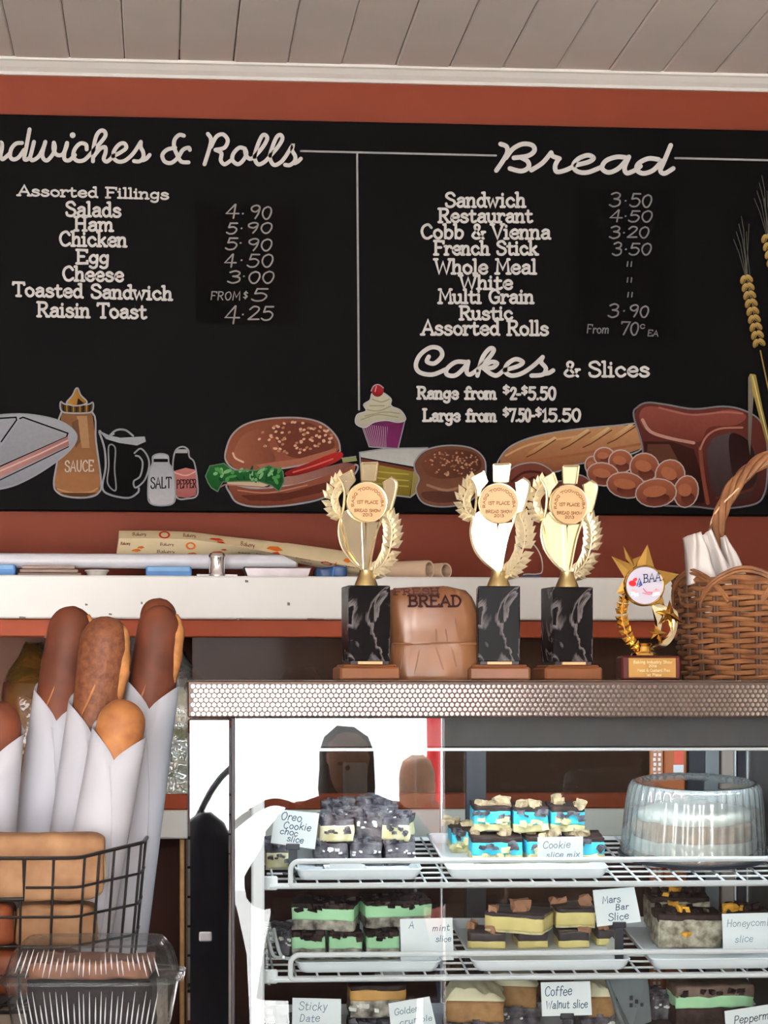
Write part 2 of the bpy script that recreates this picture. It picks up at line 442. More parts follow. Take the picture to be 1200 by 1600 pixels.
# ================================================================ menu board
YB = WALL_Y - .03
board_m = mat('black sign panel', S(9, 7, 8), .5, var=.15, scale=6, spec=.02)
bt, bb = PZ(191, YB), PZ(801.5, YB)
bx0, bx1 = PX(-420, YB), PX(1700, YB)
board = thing('menu_board', 'long black menu board with white lettering and painted food along its bottom edge', 'menu board', (0, WALL_Y, bb))
obj('panel', M().bbox(bx0, bx1, YB, WALL_Y - .001, bb, bt, .002).xf(Matrix()), board_m, board, world=True)
def bmap(u, v, lift): return P(u, v, YB - lift)
WH = S(194, 188, 184); GR = S(140, 137, 136)
def board_part(name, pt, label=None):
    if name.startswith('painted_'): pt.m.c = [tuple(.5 * q + .05 * sum(c[:3]) / 3 for q in c[:3]) + (1,) for c in pt.m.c]      # muted sign paints
    o = obj(name, pt.m, PAINT, board, world=True)
    if label: o['label'] = label
    return o
SLB = .0225
def slope_at(y): return 2.35e-5 * (HY - y)
# --- script headings, traced strokes
def tr(s, sx, ox, oy): return [(float(a.split(',')[0]) / sx + ox, float(a.split(',')[1]) / sx + oy) for a in s.split()]
def heading(groups, w, col=WH):
    p = Paint(bmap)
    for s, sx, ox, oy in groups:
        for st in s.split('|'):
            pts = tr(st, sx, ox, oy)
            if len(pts) == 1: p.ell(*pts[0], w * .72, w * .72, col)
            else: p.line(pts, w, col, smooth=len(pts) > 2)
    return p
sand = ('-330,240 -300,285 -240,280 -215,235 -260,195 -300,150 -280,90 -225,75 -195,105|-85,160 -130,165 -165,205 -172,260 -150,285 -110,270 -75,210|-75,160 -95,240 -85,285 -50,280 -20,190 -12,160|-30,290 -15,200 0,160 14,165 14,205 4,255 18,282 45,265 72,240|'
        '165,160 120,165 85,205 76,260 100,284 140,268 180,212|222,58 196,200 182,272 198,286 226,268|255,152 236,230 227,270 245,290 290,262 324,200 340,152|340,152 318,236 326,278 356,290 398,242 412,195 404,158|404,158 402,212 428,250 470,245 498,190 503,160|'
        '503,160 482,240 486,284 520,290 562,250|545,102|650,208 644,172 602,164 562,205 550,260 580,294 632,288 682,240|682,240 742,172 790,108 782,72 752,70 722,110 702,200 697,298|702,262 750,205 788,192 792,230 778,280 802,300 842,268|'
        '842,262 902,232 946,198 934,165 896,170 856,220 852,270 888,300 942,290 1002,235 1056,152|1056,152 1056,192 1074,230 1074,270 1046,298 1005,296|1074,290 1100,276 1122,250')
rolls = ('275,106 240,100 206,136 202,190 225,250 256,300 310,306|210,196 150,210 114,250 130,298 180,310 232,268 268,212 310,196 320,212|455,92 478,130 470,190 430,320|478,190 520,112 570,96 604,140 580,195 512,212|512,212 556,236 552,290 580,320 626,292|'
         '730,202 690,196 646,240 640,290 680,320 720,290 744,240 732,202|732,202 740,250 770,280 802,266|802,266 862,198 900,130 884,100 858,112 824,190 806,270 832,320 880,302 922,258|922,258 982,188 1014,130 1000,100 970,118 936,200 920,270 950,325 1002,305 1042,256|'
         '1042,256 1090,180 1086,215 1110,260 1105,298 1070,326 1034,324|1106,312 1130,300 1152,278')
board_part('script_heading', heading([(sand, 4.8, 0, 190), (rolls, 4.8, 230, 190)], 6.2), 'white script lettering Sandwiches & Rolls')
bread = ('86,58 122,74 126,110 100,160 60,218|118,142 160,88 220,58 278,66 290,100 250,130 166,142|210,140 250,164 254,200 210,222 142,206|272,216 340,172 392,110|392,112 402,132 442,146|438,146 416,190 426,226 480,216 540,186|'
         '540,186 620,166 648,142 612,126 552,150 526,190 550,224 612,230 690,200|852,142 790,136 722,160 700,205 740,230 800,205 858,142|862,136 836,200 850,234 900,216 932,192|1042,152 980,146 920,176 910,215 950,236 1010,216 1062,160|1115,66 1072,170 1052,218 1078,236 1130,206')
board_part('script_heading', heading([(bread, 3.871, 760, 210)], 7.2), 'white script lettering Bread')
cakes = ('92,84 84,108 120,116 156,80 144,46 100,40 50,76 30,126 50,160 110,170 172,146|270,110 222,110 180,142 180,170 220,174 260,140 282,108|282,108 274,155 290,170 322,150|322,150 380,92 405,52 384,46 350,90 326,175|336,140 390,110 420,116 400,136 356,140|356,140 390,166 420,174 452,150|'
         '452,150 520,130 544,110 510,96 470,120 460,155 490,175 540,164 592,130 640,86|640,86 632,110 655,140 640,170 586,175|650,166 670,162 690,150')
board_part('script_heading', heading([(cakes, 3.077, 640, 530)], 6.8), 'white script lettering Cakes')
p = Paint(bmap)
p.line([(470, 236), (775, 243)], 3.0, GR).line([(1055, 247), (1700, 262)], 3.0, GR).line([(558, 239), (561, 640)], 3.0, GR)
board_part('dividing_line', p)
# --- printed slab lettering
LINES = [('Assorted Fillings', 28, 265, 305, 15.5, .026), ('Salads', 102, 190, 337, 22, .02), ('Ham', 116, 178, 360, 21, .01), ('Chicken', 92, 199, 383.5, 22, .015),
         ('Egg', 119, 171, 411.5, 21, .01), ('Cheese', 97, 194, 438, 22, .015), ('Toasted Sandwich', 20, 270, 462, 21, .026), ('Raisin Toast', 58, 230, 494, 22, .02),
         ('Sandwich', 695, 822, 323, 22, 0), ('Restaurant', 685, 833, 347, 21, 0), ('Cobb & Vienna', 657, 861, 372.4, 22, .002), ('French Stick', 678, 841, 397.6, 21, 0),
         ('Whole Meal', 680, 839, 427.2, 22, .002), ('White', 719, 802, 451.4, 21, 0), ('Multi Grain', 685, 835, 473.4, 21, 0), ('Rustic', 718, 802, 499, 20.5, 0),
         ('Assorted Rolls', 659, 858, 522.6, 22, .004), ('& Slices', 880, 1016, 588, 23, 0), ('Range from', 652, 776, 622.6, 18, .004), ('$', 785, 797, 617, 15, 0), ('2-', 797, 814, 624, 18, 0), ('$', 814, 825, 618, 15, 0), ('5.50', 825, 869, 624, 19, 0),
         ('Large from', 661, 776, 657.6, 18, .004), ('$', 785, 796, 652, 15, 0), ('7.50-', 796, 836, 658, 19, 0), ('$', 836, 847, 652, 15, 0), ('15.50', 847, 908, 658, 19, 0)]
for i, (t, x0, x1, y, cap, sl) in enumerate(LINES):
    if len(t) <= 2 or t in ('5.50', '7.50-', '15.50'): continue
    p = Paint(bmap)
    grp = [LINES[i]]
    if t.startswith('Range'): grp += LINES[i + 1:i + 5]
    if t.startswith('Large'): grp += LINES[i + 1:i + 5]
    for (t2, a, b, yy, cp, s2) in grp:
        p.strokes(text_strokes(t2, a, b, yy, cp, s2, True, seed=i), 4.1 if cp > 17 else 3.2, WH)
    o = board_part('menu_lettering', p)
    o['label'] = 'white painted words ' + ' '.join(g[0] for g in grp)
# --- chalked price patches
CH = S(122, 117, 115); CH2 = S(98, 95, 95)
p = Paint(bmap, lift=.0004); p.poly([(305, 318), (467, 322), (467, 509), (305, 506)], S(9, 7, 7)); board_part('price_patch', p)
p = Paint(bmap, lift=.0004); p.poly([(898, 295), (1055, 298), (1055, 530), (898, 528)], S(8, 6, 7)); board_part('price_patch', p)
CHALK = [('4', 351, 373, 341, 21), ('.', 376, 384, 334, 16), ('90', 388, 425, 341.5, 20), ('5', 352, 371, 365, 17), ('.', 374, 382, 357, 16), ('90', 383, 425, 364, 16), ('5', 350, 371, 390, 18), ('.', 373, 380, 380, 16), ('90', 384, 425, 391, 18),
         ('4', 349, 369, 417, 20), ('.', 374, 382, 407, 16), ('50', 384, 427, 417, 20), ('3', 353, 376, 442, 19), ('.', 378, 385, 432, 16), ('00', 385, 428, 442, 18), ('FROM', 328, 376, 468.5, 13), ('$', 379, 387, 468, 13), ('5', 390, 418, 470, 19), ('4', 349, 374, 505, 27), ('.', 376, 384, 492, 16), ('25', 385, 427, 500, 21)]
CHALKR = [('3', 950, 970, 323, 22), ('.', 974, 982, 314, 16), ('50', 982, 1019, 323, 20), ('4', 951, 972, 346, 18), ('.', 974, 982, 338, 16), ('50', 980, 1019, 346.5, 17), ('3', 950, 969, 372.5, 19), ('.', 972, 979, 364, 16), ('20', 978, 1014, 371, 17), ('3', 955, 972, 399, 21), ('.', 975, 982, 390, 16), ('50', 981, 1018, 398, 18),
          ('3', 948, 967, 496, 21), ('.', 972, 979, 486, 16), ('90', 981, 1014, 495, 18), ('From', 916, 952, 520.5, 13), ('70', 968, 998, 523, 20), ('c', 999, 1008, 513, 10), ('EA', 1011, 1029, 525, 9)]
def chalk(lines, col, extra=()):
    p = Paint(bmap, lift=.0009)
    for i, (t, a, b, y, cp) in enumerate(lines):
        p.strokes(text_strokes(t, a, b, y, cp, .01, False, slant=.1, wob=2, seed=i), 2.5 if cp > 14 else 1.7, col)
    for e in extra: p.line(e, 2, col)
    return p
o = board_part('chalk_prices', chalk(CHALK, CH)); o['label'] = 'chalked prices beside the fillings list'
for seg, nm in ((CHALKR[:12], 'chalked prices beside the top of the bread list'), (CHALKR[12:15], 'chalked price beside Rustic'), (CHALKR[15:16], 'chalked word From'), (CHALKR[16:], 'chalked price 70c EA')):
    o = board_part('chalk_prices', chalk(seg, CH2)); o['label'] = nm
for x, y in ((981, 409), (981, 434), (982, 457)):
    for dx in (0, 6): board_part('ditto_stroke', Paint(bmap, lift=.0009).line([(x + dx, y), (x + dx - 1, y + 7)], 2, CH2))

# --- painted food along the bottom of the board
OUT = S(160, 160, 166)
def outl(p, pts, w=2.7, smooth=True, col=OUT): p.line(pts, w, col, smooth, True)
# sandwich plate
p = Paint(bmap, lift=0.0036)
pl = [(-80, 690), (-30, 656), (30, 647), (88, 656), (117, 675), (116, 694), (92, 718), (45, 748), (0, 764), (-80, 770)]
p.poly(pl, S(168, 168, 176), S(140, 140, 150), smooth=True); outl(p, pl)
p.poly([(-60, 668), (-20, 655), (25, 652), (24, 656), (2, 690), (-60, 735)], S(160, 160, 168)); p.line([(-20, 655), (25, 652), (26, 656), (2, 690)], 2.4, S(20, 18, 20))
p.poly([(33, 652), (107, 677), (103, 683), (0, 729), (-40, 740), (0, 700)], S(158, 158, 164), S(140, 140, 148)); p.line([(31, 654), (36, 652), (106, 677), (104, 683), (0, 729)], 2.4, S(20, 18, 20))
p.poly([(106, 682), (108, 696), (0, 746), (-40, 762), (-40, 746), (0, 730)], S(196, 142, 132), S(160, 108, 104), (1, 0)); p.line([(106, 688), (60, 710), (0, 736)], 2.2, S(222, 178, 166)); p.line([(107, 698), (50, 726), (0, 750)], 1.8, S(30, 24, 26))
board_part('painted_sandwich', p)
# sauce bottle
p = Paint(bmap, lift=0.0006)
b = [(96, 644), (144, 644), (150, 690), (158, 752), (154, 770), (138, 777), (112, 777), (92, 771), (84, 756), (90, 715)]
p.poly(b, S(126, 84, 52), S(160, 106, 64)); p.poly([(120, 650), (136, 650), (140, 700), (128, 700)], S(166, 124, 84)); p.poly([(112, 660), (122, 655), (126, 690), (118, 700)], S(108, 72, 50)); p.line([(90, 764), (112, 770), (140, 769), (152, 763)], 2.4, S(196, 140, 84), True); p.poly([(90, 770), (152, 770), (136, 776), (112, 776)], S(84, 54, 36))
outl(p, b)
c = [(95, 628), (104, 632), (136, 632), (145, 629), (145, 640), (138, 645), (104, 645), (95, 640)]
p.poly(c, S(74, 52, 20))
for i in range(9): p.line([(99 + i * 5.2, 632), (99.5 + i * 5.1, 643)], 2.0, S(160, 112, 40) if i % 2 else S(28, 20, 14))
outl(p, c, 2.4)
nz = [(104, 630), (113, 618), (118, 608), (122, 607), (126, 617), (136, 629), (120, 634)]
p.poly(nz, S(178, 128, 40), S(130, 86, 24), (1, 0)); p.poly([(122, 622), (132, 631), (120, 633)], S(40, 26, 14)); outl(p, nz, 2.2)
p.strokes(text_strokes('SAUCE', 101, 147, 737, 17, -.02, False), 2.2, S(206, 186, 170))
board_part('painted_sauce_bottle', p)
# jug
p = Paint(bmap, lift=0.0066)
p.poly([(164, 690), (220, 690), (216, 765), (205, 776), (178, 774), (162, 760)], S(16, 14, 15))
p.line([(155, 675), (163, 700), (165, 730), (160, 762), (172, 773), (200, 778), (215, 770), (217, 763)], 3, OUT, True)
p.poly([(153, 672), (170, 680), (188, 684), (226, 682), (228, 690), (214, 696), (186, 692), (166, 686)], S(170, 170, 176)); p.line([(172, 680), (182, 672), (196, 672), (208, 681)], 3, OUT, True)
p.line([(210, 708), (220, 701), (230, 712), (233, 728), (226, 750), (212, 762), (209, 752), (219, 744), (223, 724), (218, 714), (212, 712)], 2.6, OUT, True); p.line([(170, 697), (180, 700), (179, 733), (181, 766), (168, 755), (170, 728)], 2.2, S(140, 140, 146), True, True); p.line([(156, 673), (166, 682), (178, 678)], 2.4, OUT, True)
board_part('painted_milk_jug', p)
# salt and pepper
p = Paint(bmap, lift=0.0006)
b = [(276, 702), (286, 698), (294, 703), (296, 714), (304, 724), (309, 760), (307, 775), (294, 779), (276, 777), (270, 745), (271, 716)]
p.poly(b, S(18, 15, 16)); p.poly([(272, 736), (290, 731), (305, 734), (308, 760), (306, 774), (292, 778), (276, 776)], S(186, 112, 106), S(160, 88, 84)); p.line([(272, 738), (290, 743), (305, 737)], 2, S(222, 160, 152), True)
p.poly([(274, 702), (293, 702), (293, 708), (274, 708)], S(176, 170, 172)); outl(p, b, 2.4)
p.strokes(text_strokes('PEPPER', 276, 307, 763, 13, -.04, False), 1.6, S(60, 32, 36))
board_part('painted_pepper_shaker', p)
p = Paint(bmap, lift=0.0036)
b = [(239, 713), (250, 709), (262, 712), (264, 724), (271, 737), (274, 770), (271, 786), (254, 790), (236, 787), (231, 774), (233, 738), (238, 724)]
p.poly(b, S(166, 166, 174), S(200, 198, 202)); p.poly([(240, 717), (263, 717), (263, 722), (240, 722)], S(16, 14, 15)); p.poly([(240, 711), (252, 708), (263, 711), (263, 716), (240, 716)], S(186, 186, 190)); outl(p, b, 2.2)
p.strokes(text_strokes('SALT', 235, 268, 763, 17, -.02, False), 2.0, S(34, 30, 34))
board_part('painted_salt_shaker', p)
# hamburger
p = Paint(bmap, lift=.0006); rnd = random.Random(4)
lb = [(356, 756), (400, 763), (460, 756), (520, 738), (556, 726), (553, 742), (512, 775), (462, 788), (404, 792), (372, 786), (360, 772)]
p.poly(lb, S(150, 84, 58), S(112, 54, 38)); p.poly([(376, 774), (450, 770), (515, 752), (530, 752), (500, 770), (440, 783), (390, 782)], S(92, 42, 30)); p.line([(372, 766), (420, 770), (480, 758)], 2, S(186, 122, 92), True); outl(p, lb)
p.poly([(446, 745), (540, 722), (556, 726), (520, 740), (460, 757), (420, 760)], S(160, 116, 100), S(120, 70, 66), (1, 0))
tb = [(353, 720), (354, 700), (364, 678), (386, 662), (424, 654), (468, 653), (502, 661), (524, 680), (531, 699), (524, 710), (470, 727), (412, 735), (372, 735)]
p.poly(tb, S(126, 66, 42), S(142, 78, 56)); p.poly([(366, 705), (380, 680), (410, 668), (440, 668), (420, 690), (430, 720), (392, 726), (372, 720)], S(150, 88, 62), S(110, 54, 38), (1, 0), True); p.line([(364, 708), (368, 716), (380, 722)], 3, S(214, 176, 148), True); p.poly([(430, 668), (480, 660), (515, 682), (520, 700), (470, 716), (440, 704)], S(104, 50, 36), smooth=True)
p.poly([(400, 726), (470, 716), (526, 700), (524, 710), (470, 727), (412, 735)], S(160, 96, 70))
for i in range(74):
    a = rnd.uniform(0, 2 * PI); r = math.sqrt(rnd.random()); x = 462 + 58 * r * math.cos(a); y = 684 + 25 * r * math.sin(a)
    p.z += 2e-6; p.ell(x, y, 2.8, 2.0, S(222, 176, 140) if i % 3 else S(176, 122, 90), rot=rnd.uniform(-.6, .6), n=7, up=False)
p.z += p.step; outl(p, tb, 2.6, col=S(160, 150, 150))
tm = [(446, 738), (480, 724), (528, 706), (534, 716), (502, 732), (456, 744)]
p.poly(tm, S(168, 30, 26), S(120, 18, 20), smooth=True); p.line([(458, 738), (490, 728), (520, 717)], 2.4, S(206, 92, 76), True)
p.poly([(534, 716), (556, 713), (558, 720), (536, 723)], S(150, 152, 92)); p.line([(534, 716), (556, 713)], 1.2, OUT)
p.poly([(350, 750), (400, 751), (420, 758), (404, 763), (358, 757)], S(198, 170, 120), S(220, 200, 170)); p.line([(342, 762), (352, 757), (420, 762)], 2, S(170, 110, 110))
lt = [(321, 744), (328, 728), (350, 724), (364, 735), (400, 735), (420, 727), (442, 736), (444, 752), (436, 768), (424, 758), (404, 752), (372, 752), (348, 753), (340, 768), (330, 762), (325, 754)]
p.poly(lt, S(34, 98, 44), S(24, 74, 36))
for i in range(40):
    x = rnd.uniform(326, 440); y = 742 + rnd.uniform(-10, 10); q = rnd.uniform(0, 3)
    p.z += 4e-6; p.ell(x, y, rnd.uniform(3, 8), rnd.uniform(1.5, 3.4), [S(70, 140, 70), S(22, 66, 34), S(120, 170, 110)][i % 3], rot=q, n=8, up=False)
p.z += p.step; outl(p, lt, 1.6, False, S(90, 120, 96))
board_part('painted_hamburger', p)
# cake slice
p = Paint(bmap, lift=0.0006)
p.poly([(562, 718), (646, 734), (640, 776), (566, 768)], S(160, 138, 44), S(120, 102, 26)); p.poly([(646, 734), (668, 706), (664, 758), (641, 777)], S(176, 160, 110), S(150, 130, 60))
for y in (738, 748, 757): p.line([(570, y - 5), (600, y), (638, y + 3)], 2, S(186, 166, 70), True)
p.poly([(563, 716), (646, 732), (646, 737), (563, 721)], S(110, 56, 42)); p.poly([(646, 732), (668, 706), (668, 711), (646, 737)], S(140, 84, 62))
p.poly([(562, 707), (602, 701), (668, 700), (646, 729), (562, 714)], S(196, 194, 186), S(214, 212, 208)); outl(p, [(562, 707), (602, 701), (668, 700), (664, 759), (641, 777), (566, 768)], 2.2, False)
board_part('painted_cake_slice', p)
# cupcake
p = Paint(bmap, lift=0.0036)
w = [(563, 658), (633, 656), (622, 701), (577, 698)]
p.poly(w, S(86, 26, 66), S(120, 36, 92), (1, 0))
for i in range(12): p.line([(567 + i * 3.5, 663 + i * .4), (579 + i * 2.4, 696 + i * .3)], 1.2, S(188, 136, 168))
p.poly([(606, 664), (632, 660), (622, 700), (604, 700)], S(104, 26, 78), S(120, 34, 92)); outl(p, w, 1.8, False)
f = [(556, 662), (558, 648), (572, 642), (568, 632), (578, 625), (582, 614), (597, 613), (611, 623), (611, 634), (626, 641), (634, 655), (622, 660), (604, 657), (584, 660), (570, 668)]
p.poly(f, S(214, 208, 180), S(186, 178, 156), smooth=True)
for q in ([(564, 656), (590, 648), (622, 652)], [(572, 640), (592, 642), (612, 634)], [(582, 624), (596, 628), (608, 624)], [(578, 634), (600, 634)], [(570, 650), (600, 644), (624, 646)]): p.line(q, 2, S(166, 158, 122), True)
outl(p, f, 1.6, True, S(200, 200, 204)); p.ell(590, 610.5, 9.5, 9.5, S(170, 26, 30), S(120, 14, 22)); p.line([(580, 611), (584, 603), (592, 601), (599, 606)], 1.8, S(180, 160, 164), True); p.line([(588, 604), (586, 612)], 1.8, S(226, 150, 150))
board_part('painted_cupcake', p)
# seeded roll
p = Paint(bmap, lift=0.0036)
o_ = [(648, 722), (664, 704), (698, 696), (736, 700), (756, 716), (759, 738), (756, 760), (732, 784), (694, 792), (662, 786), (650, 766), (655, 748), (649, 736)]
p.poly(o_, S(108, 66, 48), S(124, 76, 54), smooth=True); p.poly([(660, 718), (690, 702), (736, 706), (752, 722), (744, 738), (700, 748), (668, 742)], S(78, 40, 28), S(110, 62, 42), (-1, 0), True); p.poly([(664, 768), (730, 768), (742, 760), (724, 780), (690, 786), (664, 780)], S(92, 54, 42), smooth=True); p.line([(668, 758), (700, 766), (738, 754)], 4, S(160, 116, 92), True)
for i in range(90):
    a = rnd.uniform(0, 2 * PI); r = math.sqrt(rnd.random()); p.z += 2e-6; p.ell(706 + 42 * r * math.cos(a), 724 + 21 * r * math.sin(a), 1.9, 1.3, S(196, 146, 112) if i % 3 else S(150, 100, 76), rot=rnd.uniform(-.6, .6), n=6, up=False)
p.z += p.step; outl(p, o_, 2.2)
board_part('painted_seeded_roll', p)
# french stick
p = Paint(bmap, lift=0.0006)
b = [(780, 730), (782, 714), (800, 696), (836, 682), (890, 672), (960, 665), (1004, 664), (1004, 700), (960, 716), (900, 726), (866, 738), (820, 738)]
p.poly(b, S(198, 142, 92), S(140, 78, 48)); p.line([(800, 724), (860, 716), (940, 704), (1000, 694)], 4, S(160, 94, 58), True); p.line([(790, 712), (830, 694), (900, 682)], 3, S(214, 160, 106), True)
for x, y in ((822, 712), (876, 700), (910, 697), (948, 691)): p.poly([(x, y), (x + 4, y - 6), (x + 44 - (x - 822) * .05, y - 30), (x + 48 - (x - 822) * .05, y - 28), (x + 10, y)], S(226, 186, 130), S(170, 108, 60), (0, 1)); p.line([(x + 1, y + 2), (x + 14, y - 4), (x + 46, y - 25)], 1.8, S(104, 54, 34))
outl(p, b, 2.2)
board_part('painted_french_stick', p)
# scroll bun
p = Paint(bmap, lift=0.0036)
b = [(794, 742), (806, 728), (836, 723), (860, 734), (872, 752), (905, 742), (925, 758), (922, 790), (870, 800), (810, 796), (792, 770)]
p.poly(b, S(124, 66, 50), S(96, 44, 36), smooth=True); p.line([(800, 752), (820, 738), (848, 740), (852, 756), (834, 764), (822, 754), (834, 746)], 4, S(74, 30, 28), True); p.line([(806, 760), (826, 772), (856, 768), (866, 752)], 3, S(160, 96, 76), True); outl(p, b, 2)
board_part('painted_scroll_bun', p)
# tall loaf
p = Paint(bmap, lift=0.0036)
b = [(990, 650), (996, 636), (1012, 629), (1040, 632), (1084, 639), (1130, 635), (1162, 641), (1188, 658), (1198, 690), (1199, 740), (1194, 772), (1178, 788), (1128, 795), (1090, 792), (1010, 780), (1004, 700)]
p.poly(b, S(104, 48, 40), S(64, 28, 24)); p.poly([(1000, 644), (1014, 635), (1050, 640), (1090, 648), (1140, 640), (1166, 650), (1150, 664), (1108, 668), (1094, 690), (1060, 684), (1020, 678), (1002, 664)], S(140, 70, 56), S(112, 50, 42), smooth=True); p.line([(1004, 656), (1016, 674), (1044, 684), (1084, 692)], 5, S(188, 138, 122), True); p.line([(1030, 637), (1080, 648), (1130, 644), (1160, 646)], 3, S(160, 96, 84), True)
p.poly([(1006, 690), (1050, 690), (1084, 702), (1096, 740), (1100, 786), (1012, 778)], S(60, 28, 22), S(44, 20, 18)); p.poly([(1012, 694), (1046, 694), (1060, 720), (1010, 722)], S(96, 56, 40)); p.line([(1094, 700), (1098, 740), (1106, 786)], 6, S(124, 62, 44), True); p.line([(1094, 702), (1104, 682), (1124, 670), (1160, 668)], 3, S(170, 110, 92), True)
p.poly([(1104, 704), (1114, 684), (1140, 676), (1166, 684), (1182, 710), (1184, 752), (1170, 778), (1126, 784), (1110, 760)], S(76, 64, 66), S(60, 40, 38)); p.poly([(1140, 680), (1166, 686), (1180, 712), (1182, 750), (1160, 770), (1144, 740)], S(40, 20, 20), S(52, 28, 26), smooth=True); p.line([(1120, 778), (1150, 772), (1176, 764)], 4, S(92, 46, 36), True); outl(p, b, 2.6, col=S(124, 122, 128))
board_part('painted_tall_loaf', p)
# plaited loaf
p = Paint(bmap, lift=0.0066)
PLT = [(925, 727, 10, 13, 0), (944, 713, 15, 13, 0), (970, 721, 18, 17, .2), (1007, 730, 22, 21, .3), (1047, 742, 22, 23, .5), (1072, 768, 18, 24, .2), (942, 741, 24, 17, .15), (978, 758, 29, 19, .15), (1025, 770, 31, 21, -.1)]
for x, y, rx, ry, a in PLT:
    p.ell(x, y, rx + 2, ry + 2, S(196, 182, 178), rot=a); p.ell(x, y, rx, ry, S(176, 98, 64), S(118, 58, 44), rot=a); p.ell(x + 3, y + ry * .45, rx * .6, ry * .4, S(84, 36, 30), S(120, 58, 42), rot=a); p.ell(x - 2, y - ry * .1, rx * .6, ry * .42, S(182, 106, 68), rot=a)
board_part('painted_plaited_loaf', p)
# wheat ears
p = Paint(bmap, lift=0.0096); GO = S(158, 128, 62)
def ear(x, y, dx, dy, n, s):
    L = math.hypot(dx, dy); ux, uy = dx / L, dy / L
    for i in range(7):
        a = (i - 3) * .05; p.line([(x + ux * L * .3 * (i % 3), y + uy * L * .3 * (i % 3)), (x - 3 * (3 - i) * .8 - ux * 20, y - 40 - 12 * (i % 4)), (x - ux * 40 - 4 * (3 - i), y - 62 - 12 * ((i * 5) % 4))], 1.0, S(88, 86, 80))
    for i in range(n):
        t = i / n * L; cx, cy = x + ux * t, y + uy * t
        for sd in (-1, 1):
            a = math.atan2(uy, ux) + sd * .55
            p.ell(cx - uy * sd * 5 * s, cy + ux * sd * 5 * s, 7.5 * s, 4.4 * s, S(190, 156, 84), S(124, 92, 36), rot=a, n=10)
            p.line([(cx - uy * sd * 2, cy + ux * sd * 2), (cx - uy * sd * 6 + ux * 6, cy + ux * sd * 6 + uy * 6)], 1, S(60, 42, 20))
    p.line([(x + dx, y + dy), (x + dx * 1.8, y + dy * 1.75)], 2, GO)
ear(1166, 436, 22, 112, 9, 1.0); ear(1199, 372, 22, 100, 8, 1.0)
p.poly([(1169, 590), (1172, 584), (1180, 585), (1176, 640), (1172, 712), (1169, 690)], S(130, 120, 100), S(90, 86, 84)); p.poly([(1172, 584), (1181, 586), (1192, 640), (1204, 690), (1200, 702), (1186, 650), (1176, 612)], S(176, 146, 60), S(120, 104, 40), (1, 0)); p.line([(1176, 588), (1186, 630), (1202, 694)], 1.6, S(206, 196, 150))
board_part('painted_wheat', p)

# ================================================================ bread cabinet on the wall with its white shelves
brown_in = mat('dark brown laminate', S(58, 32, 26), .6, var=.1, scale=5, spec=.15)
brown_wall = mat('brown lower wall paint', S(104, 50, 28), .55, var=.1, scale=4)
rail_orange = mat('orange painted rail', S(142, 60, 30), .55, var=.06, spec=.2, scale=9)
tint = clear('smoked brown acrylic', (.55, .42, .36), haze=.36, haze_col=(.115, .064, .046), ior=1.4, rough=.12, gloss=.12)
def chips(name, w):
    return mat(name, S(236, 230, 224), .35, var=.02, scale=20)
YS = 4.80
cab = thing('bread_cabinet', 'white-edged wall cabinet with orange rails and smoked brown sliding doors', 'cabinet', (0, WALL_Y, 0))
X0, X1 = PX(-300, YS), PX(1600, YS)
zt, zb_ = PZ(901, YS), PZ(968, YS)
obj('upper_shelf', M().bbox(X0, X1, YS, WALL_Y - .002, zb_, zt, .003), white_paint, cab, world=True)
chip_m = mat('chipped paint', S(120, 110, 104), .7)
for px, py, w, h in ((133, 943, 4, 3), (220, 940, 3, 4), (383, 906, 5, 4), (449, 941, 4, 5), (30, 963, 10, 3), (170, 958, 5, 3), (90, 966, 16, 2), (370, 966, 5, 3), (480, 966, 26, 2)):
    a, b = P(px, py, YS - .0008), P(px + w, py + h, YS - .0008)
    obj('paint_chip', M().add([a, (b.x, a.y, a.z - .001), b, (a.x, a.y, b.z)], [(0, 1, 2, 3)]), chip_m, cab, world=True)
zr = PZ(996, YS + .014)
obj('top_rail', M().bbox(X0, X1, YS + .014, YS + .05, zr, zb_ - .0005, .002), rail_orange, cab, world=True)
zl1, zl0 = PZ(1265, YS), PZ(1309, YS)
obj('lower_shelf', M().bbox(X0, X1, YS, WALL_Y - .002, zl0, zl1, .003), white_paint, cab, world=True)
zq = PZ(1240, YS + .014)
obj('bottom_rail', M().bbox(X0, X1, YS + .014, YS + .05, zl1 + .0005, zq, .002), rail_orange, cab, world=True)
xd = PX(82, YS + .03)
obj('sliding_door', M().bbox(xd, PX(243, YS + .03), YS + .026, YS + .030, zq - .004, zr + .004, .001), tint, cab, world=True)
obj('sliding_door', M().bbox(PX(300, YS + .04), X1, YS + .036, YS + .040, zq - .004, zr + .004, .001), tint, cab, world=True)
m = M().box(xd - .012, xd, YS + .022, YS + .034, zq - .004, zr + .006)
a = P(68, 1000, YS + .012)
m.ext([(PX(66, YS), zr - .003), (PX(88, YS), zr - .003), (PX(88, YS), zr + .02), (PX(84, YS), zr + .02)], YS + .008, YS + .0135)
obj('door_edge', m, brown_wall, cab, world=True)
obj('back_panel', M().box(X0, X1, WALL_Y - .03, WALL_Y - .003, zl1, zb_), mat('brown cabinet lining', S(92, 52, 34), .6), cab, world=True)
obj('divider', M().box(PX(130, 5), PX(130, 5) + .018, YS + .06, WALL_Y - .03, zl1 + .0005, zb_ - .0005), brown_in, cab, world=True)
obj('lower_panel', M().box(X0, X1, 4.90, WALL_Y - .003, 0, zl0 - .0005), brown_in, cab, world=True)
obj('side_post', M().bbox(PX(281, 4.84), PX(288, 4.84), 4.82, 4.88, 0, zl0 - .0005), mat('raw pine', S(190, 150, 98), .6, var=.2, scale=40), cab, world=True)

